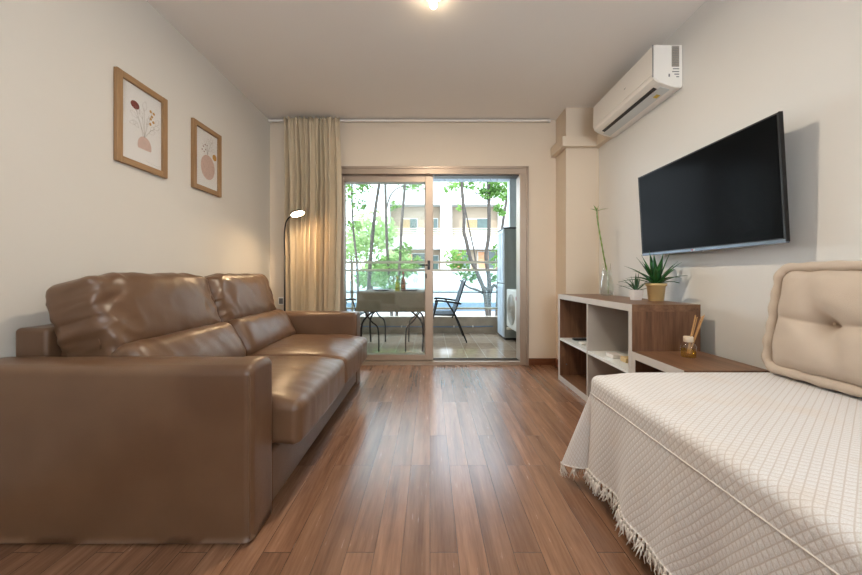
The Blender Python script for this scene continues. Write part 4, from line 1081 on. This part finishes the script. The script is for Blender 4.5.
# tassels along the hem
random.seed(5)
hem = []
j = 0
for q in range(74): hem.append(cover_pt(BX0 - DROP, .18 + q * .0172))
hem_c = []
for q in range(9):
    a = math.pi / 2 * q / 8
    hem_c.append(cover_pt(BX0 + .0165 - (DROP + .05) * math.cos(a), BYf_ - .0165 + (DROP + .05) * math.sin(a)))
variants = []
def tassel_mesh():
    bm = nb()
    tube(bm, [(0, 0, .004), (0, 0, -.012)], .0045, 6)
    for k_ in range(6):
        a = k_ * math.tau / 6; sx, sy = math.cos(a), math.sin(a); sp_ = random.uniform(.5, 1.3)
        pts_ = [(sx * .003, sy * .003, -.010), (sx * .007 * sp_, sy * .007 * sp_, -.022), (sx * .010 * sp_ + random.uniform(-.004, .004), sy * .010 * sp_ + random.uniform(-.004, .004), -.034), (sx * .013 * sp_ + random.uniform(-.008, .008), sy * .012 * sp_, -.043 - random.uniform(0, .012))]
        tube(bm, pts_, [.0024, .0022, .002, .001], 5)
    me = bpy.data.meshes.new('tassel'); bm.to_mesh(me); bm.free(); me.materials.append(M['tassel'])
    for p_ in me.polygons: p_.use_smooth = True
    return me
variants = [tassel_mesh() for _ in range(5)]
for i, h_ in enumerate(hem + hem_c):
    o_ = bpy.data.objects.new('tassel', variants[i % 5]); col.objects.link(o_); o_.parent = cv
    o_.location = Vector(h_) - cv.location + Vector((0, 0, -.001)); o_.rotation_euler = (random.uniform(-.25, .25), random.uniform(-.1, .35), random.uniform(0, 6))

cs = empty('tufted_cushion', (1.50, .93, BZ), 'beige tufted backrest cushion with rolled edges leaning on the right wall', 'cushion')
CL, CHt, CT = 1.06, .412, .10   # along Y, high, thick
Tc = Matrix.Translation((1.482, 1.425 - CL / 2, BZ + .022 + CHt / 2)) @ Matrix.Rotation(R(9), 4, 'Y')
bm = rbox((CT, CL, CHt), .045, (4, 110, 60), 4)
tufts = [(CL / 2 - .205 - q * .30, 0.0) for q in range(4)]
def tuft(p, n_):
    if abs(p.x) < CT * .1: return p
    s_ = 1 if p.x > 0 else -1
    bk = .35 if p.x > 0 else 1
    y, z = p.y, p.z
    ey = max(0, 1 - (abs(y) / (CL / 2)) ** 6); ez = max(0, 1 - (abs(z) / (CHt / 2)) ** 4)
    d = .055 * ey * ez
    for ty, tz in tufts:
        r2 = math.hypot(y - ty, z - tz); d -= .055 * math.exp(-(r2 / .040) ** 1.3)
        d -= .020 * math.exp(-((y - ty - .05 * math.sin(z * 12)) / .028) ** 2) * math.exp(-(z / .13) ** 2)
    d -= .034 * math.exp(-(abs(z - .006 * math.sin(y * 14)) / .024)) * ey
    # puckers along the edges
    e_ = math.exp(-(CHt / 2 - abs(z)) / .045); d += .009 * e_ * math.sin(y * 44 + 2 * math.sin(y * 13))
    e2 = math.exp(-(CL / 2 - abs(y)) / .045); d += .005 * e2 * math.sin(z * 50)
    d += .005 * noise.noise(Vector((0, y * 9, z * 14)))
    p.x += s_ * d * bk * min(1, abs(p.x) / (CT / 2))
    return p
deform(bm, tuft); bmesh.ops.transform(bm, matrix=Tc, verts=bm.verts); obj('pad', bm, 'cushion', cs, True)
for s_ in (-1, 1):
    P, rad = [], []; hy, hz, cr_ = CL / 2 + .004, CHt / 2 + .004, .05
    def add(y, z): P.append(Tc @ Vector((s_ * (CT / 2 - .012) + .0015 * math.sin(len(P) * 1.1), y, z))); rad.append(.019 + .003 * math.sin(len(P) * .83) * math.sin(len(P) * .31 + 1))
    N = 60
    for i in range(N): add(-hy + cr_ + (2 * hy - 2 * cr_) * i / N, -hz)
    for i in range(8): a = -math.pi / 2 + i / 8 * math.pi / 2; add(hy - cr_ + cr_ * math.cos(a), -hz + cr_ + cr_ * math.sin(a))
    for i in range(26): add(hy, -hz + cr_ + (2 * hz - 2 * cr_) * i / 26)
    for i in range(8): a = i / 8 * math.pi / 2; add(hy - cr_ + cr_ * math.cos(a), hz - cr_ + cr_ * math.sin(a))
    for i in range(N): add(hy - cr_ - (2 * hy - 2 * cr_) * i / N, hz)
    for i in range(8): a = math.pi / 2 + i / 8 * math.pi / 2; add(-hy + cr_ + cr_ * math.cos(a), hz - cr_ + cr_ * math.sin(a))
    for i in range(26): add(-hy, hz - cr_ - (2 * hz - 2 * cr_) * i / 26)
    for i in range(8): a = math.pi + i / 8 * math.pi / 2; add(-hy + cr_ + cr_ * math.cos(a), -hz + cr_ + cr_ * math.sin(a))
    bm = nb(); tube(bm, P, rad, 10, closed=True); obj('rolled_edge', bm, 'cushion', cs, True)
for ty, tz in tufts:
    bm = nb(); bmesh.ops.create_uvsphere(bm, u_segments=12, v_segments=8, radius=.006, matrix=Tc @ Matrix.Translation((-CT / 2 + .022, ty, tz))); obj('tuft_button', bm, 'button', cs, True)
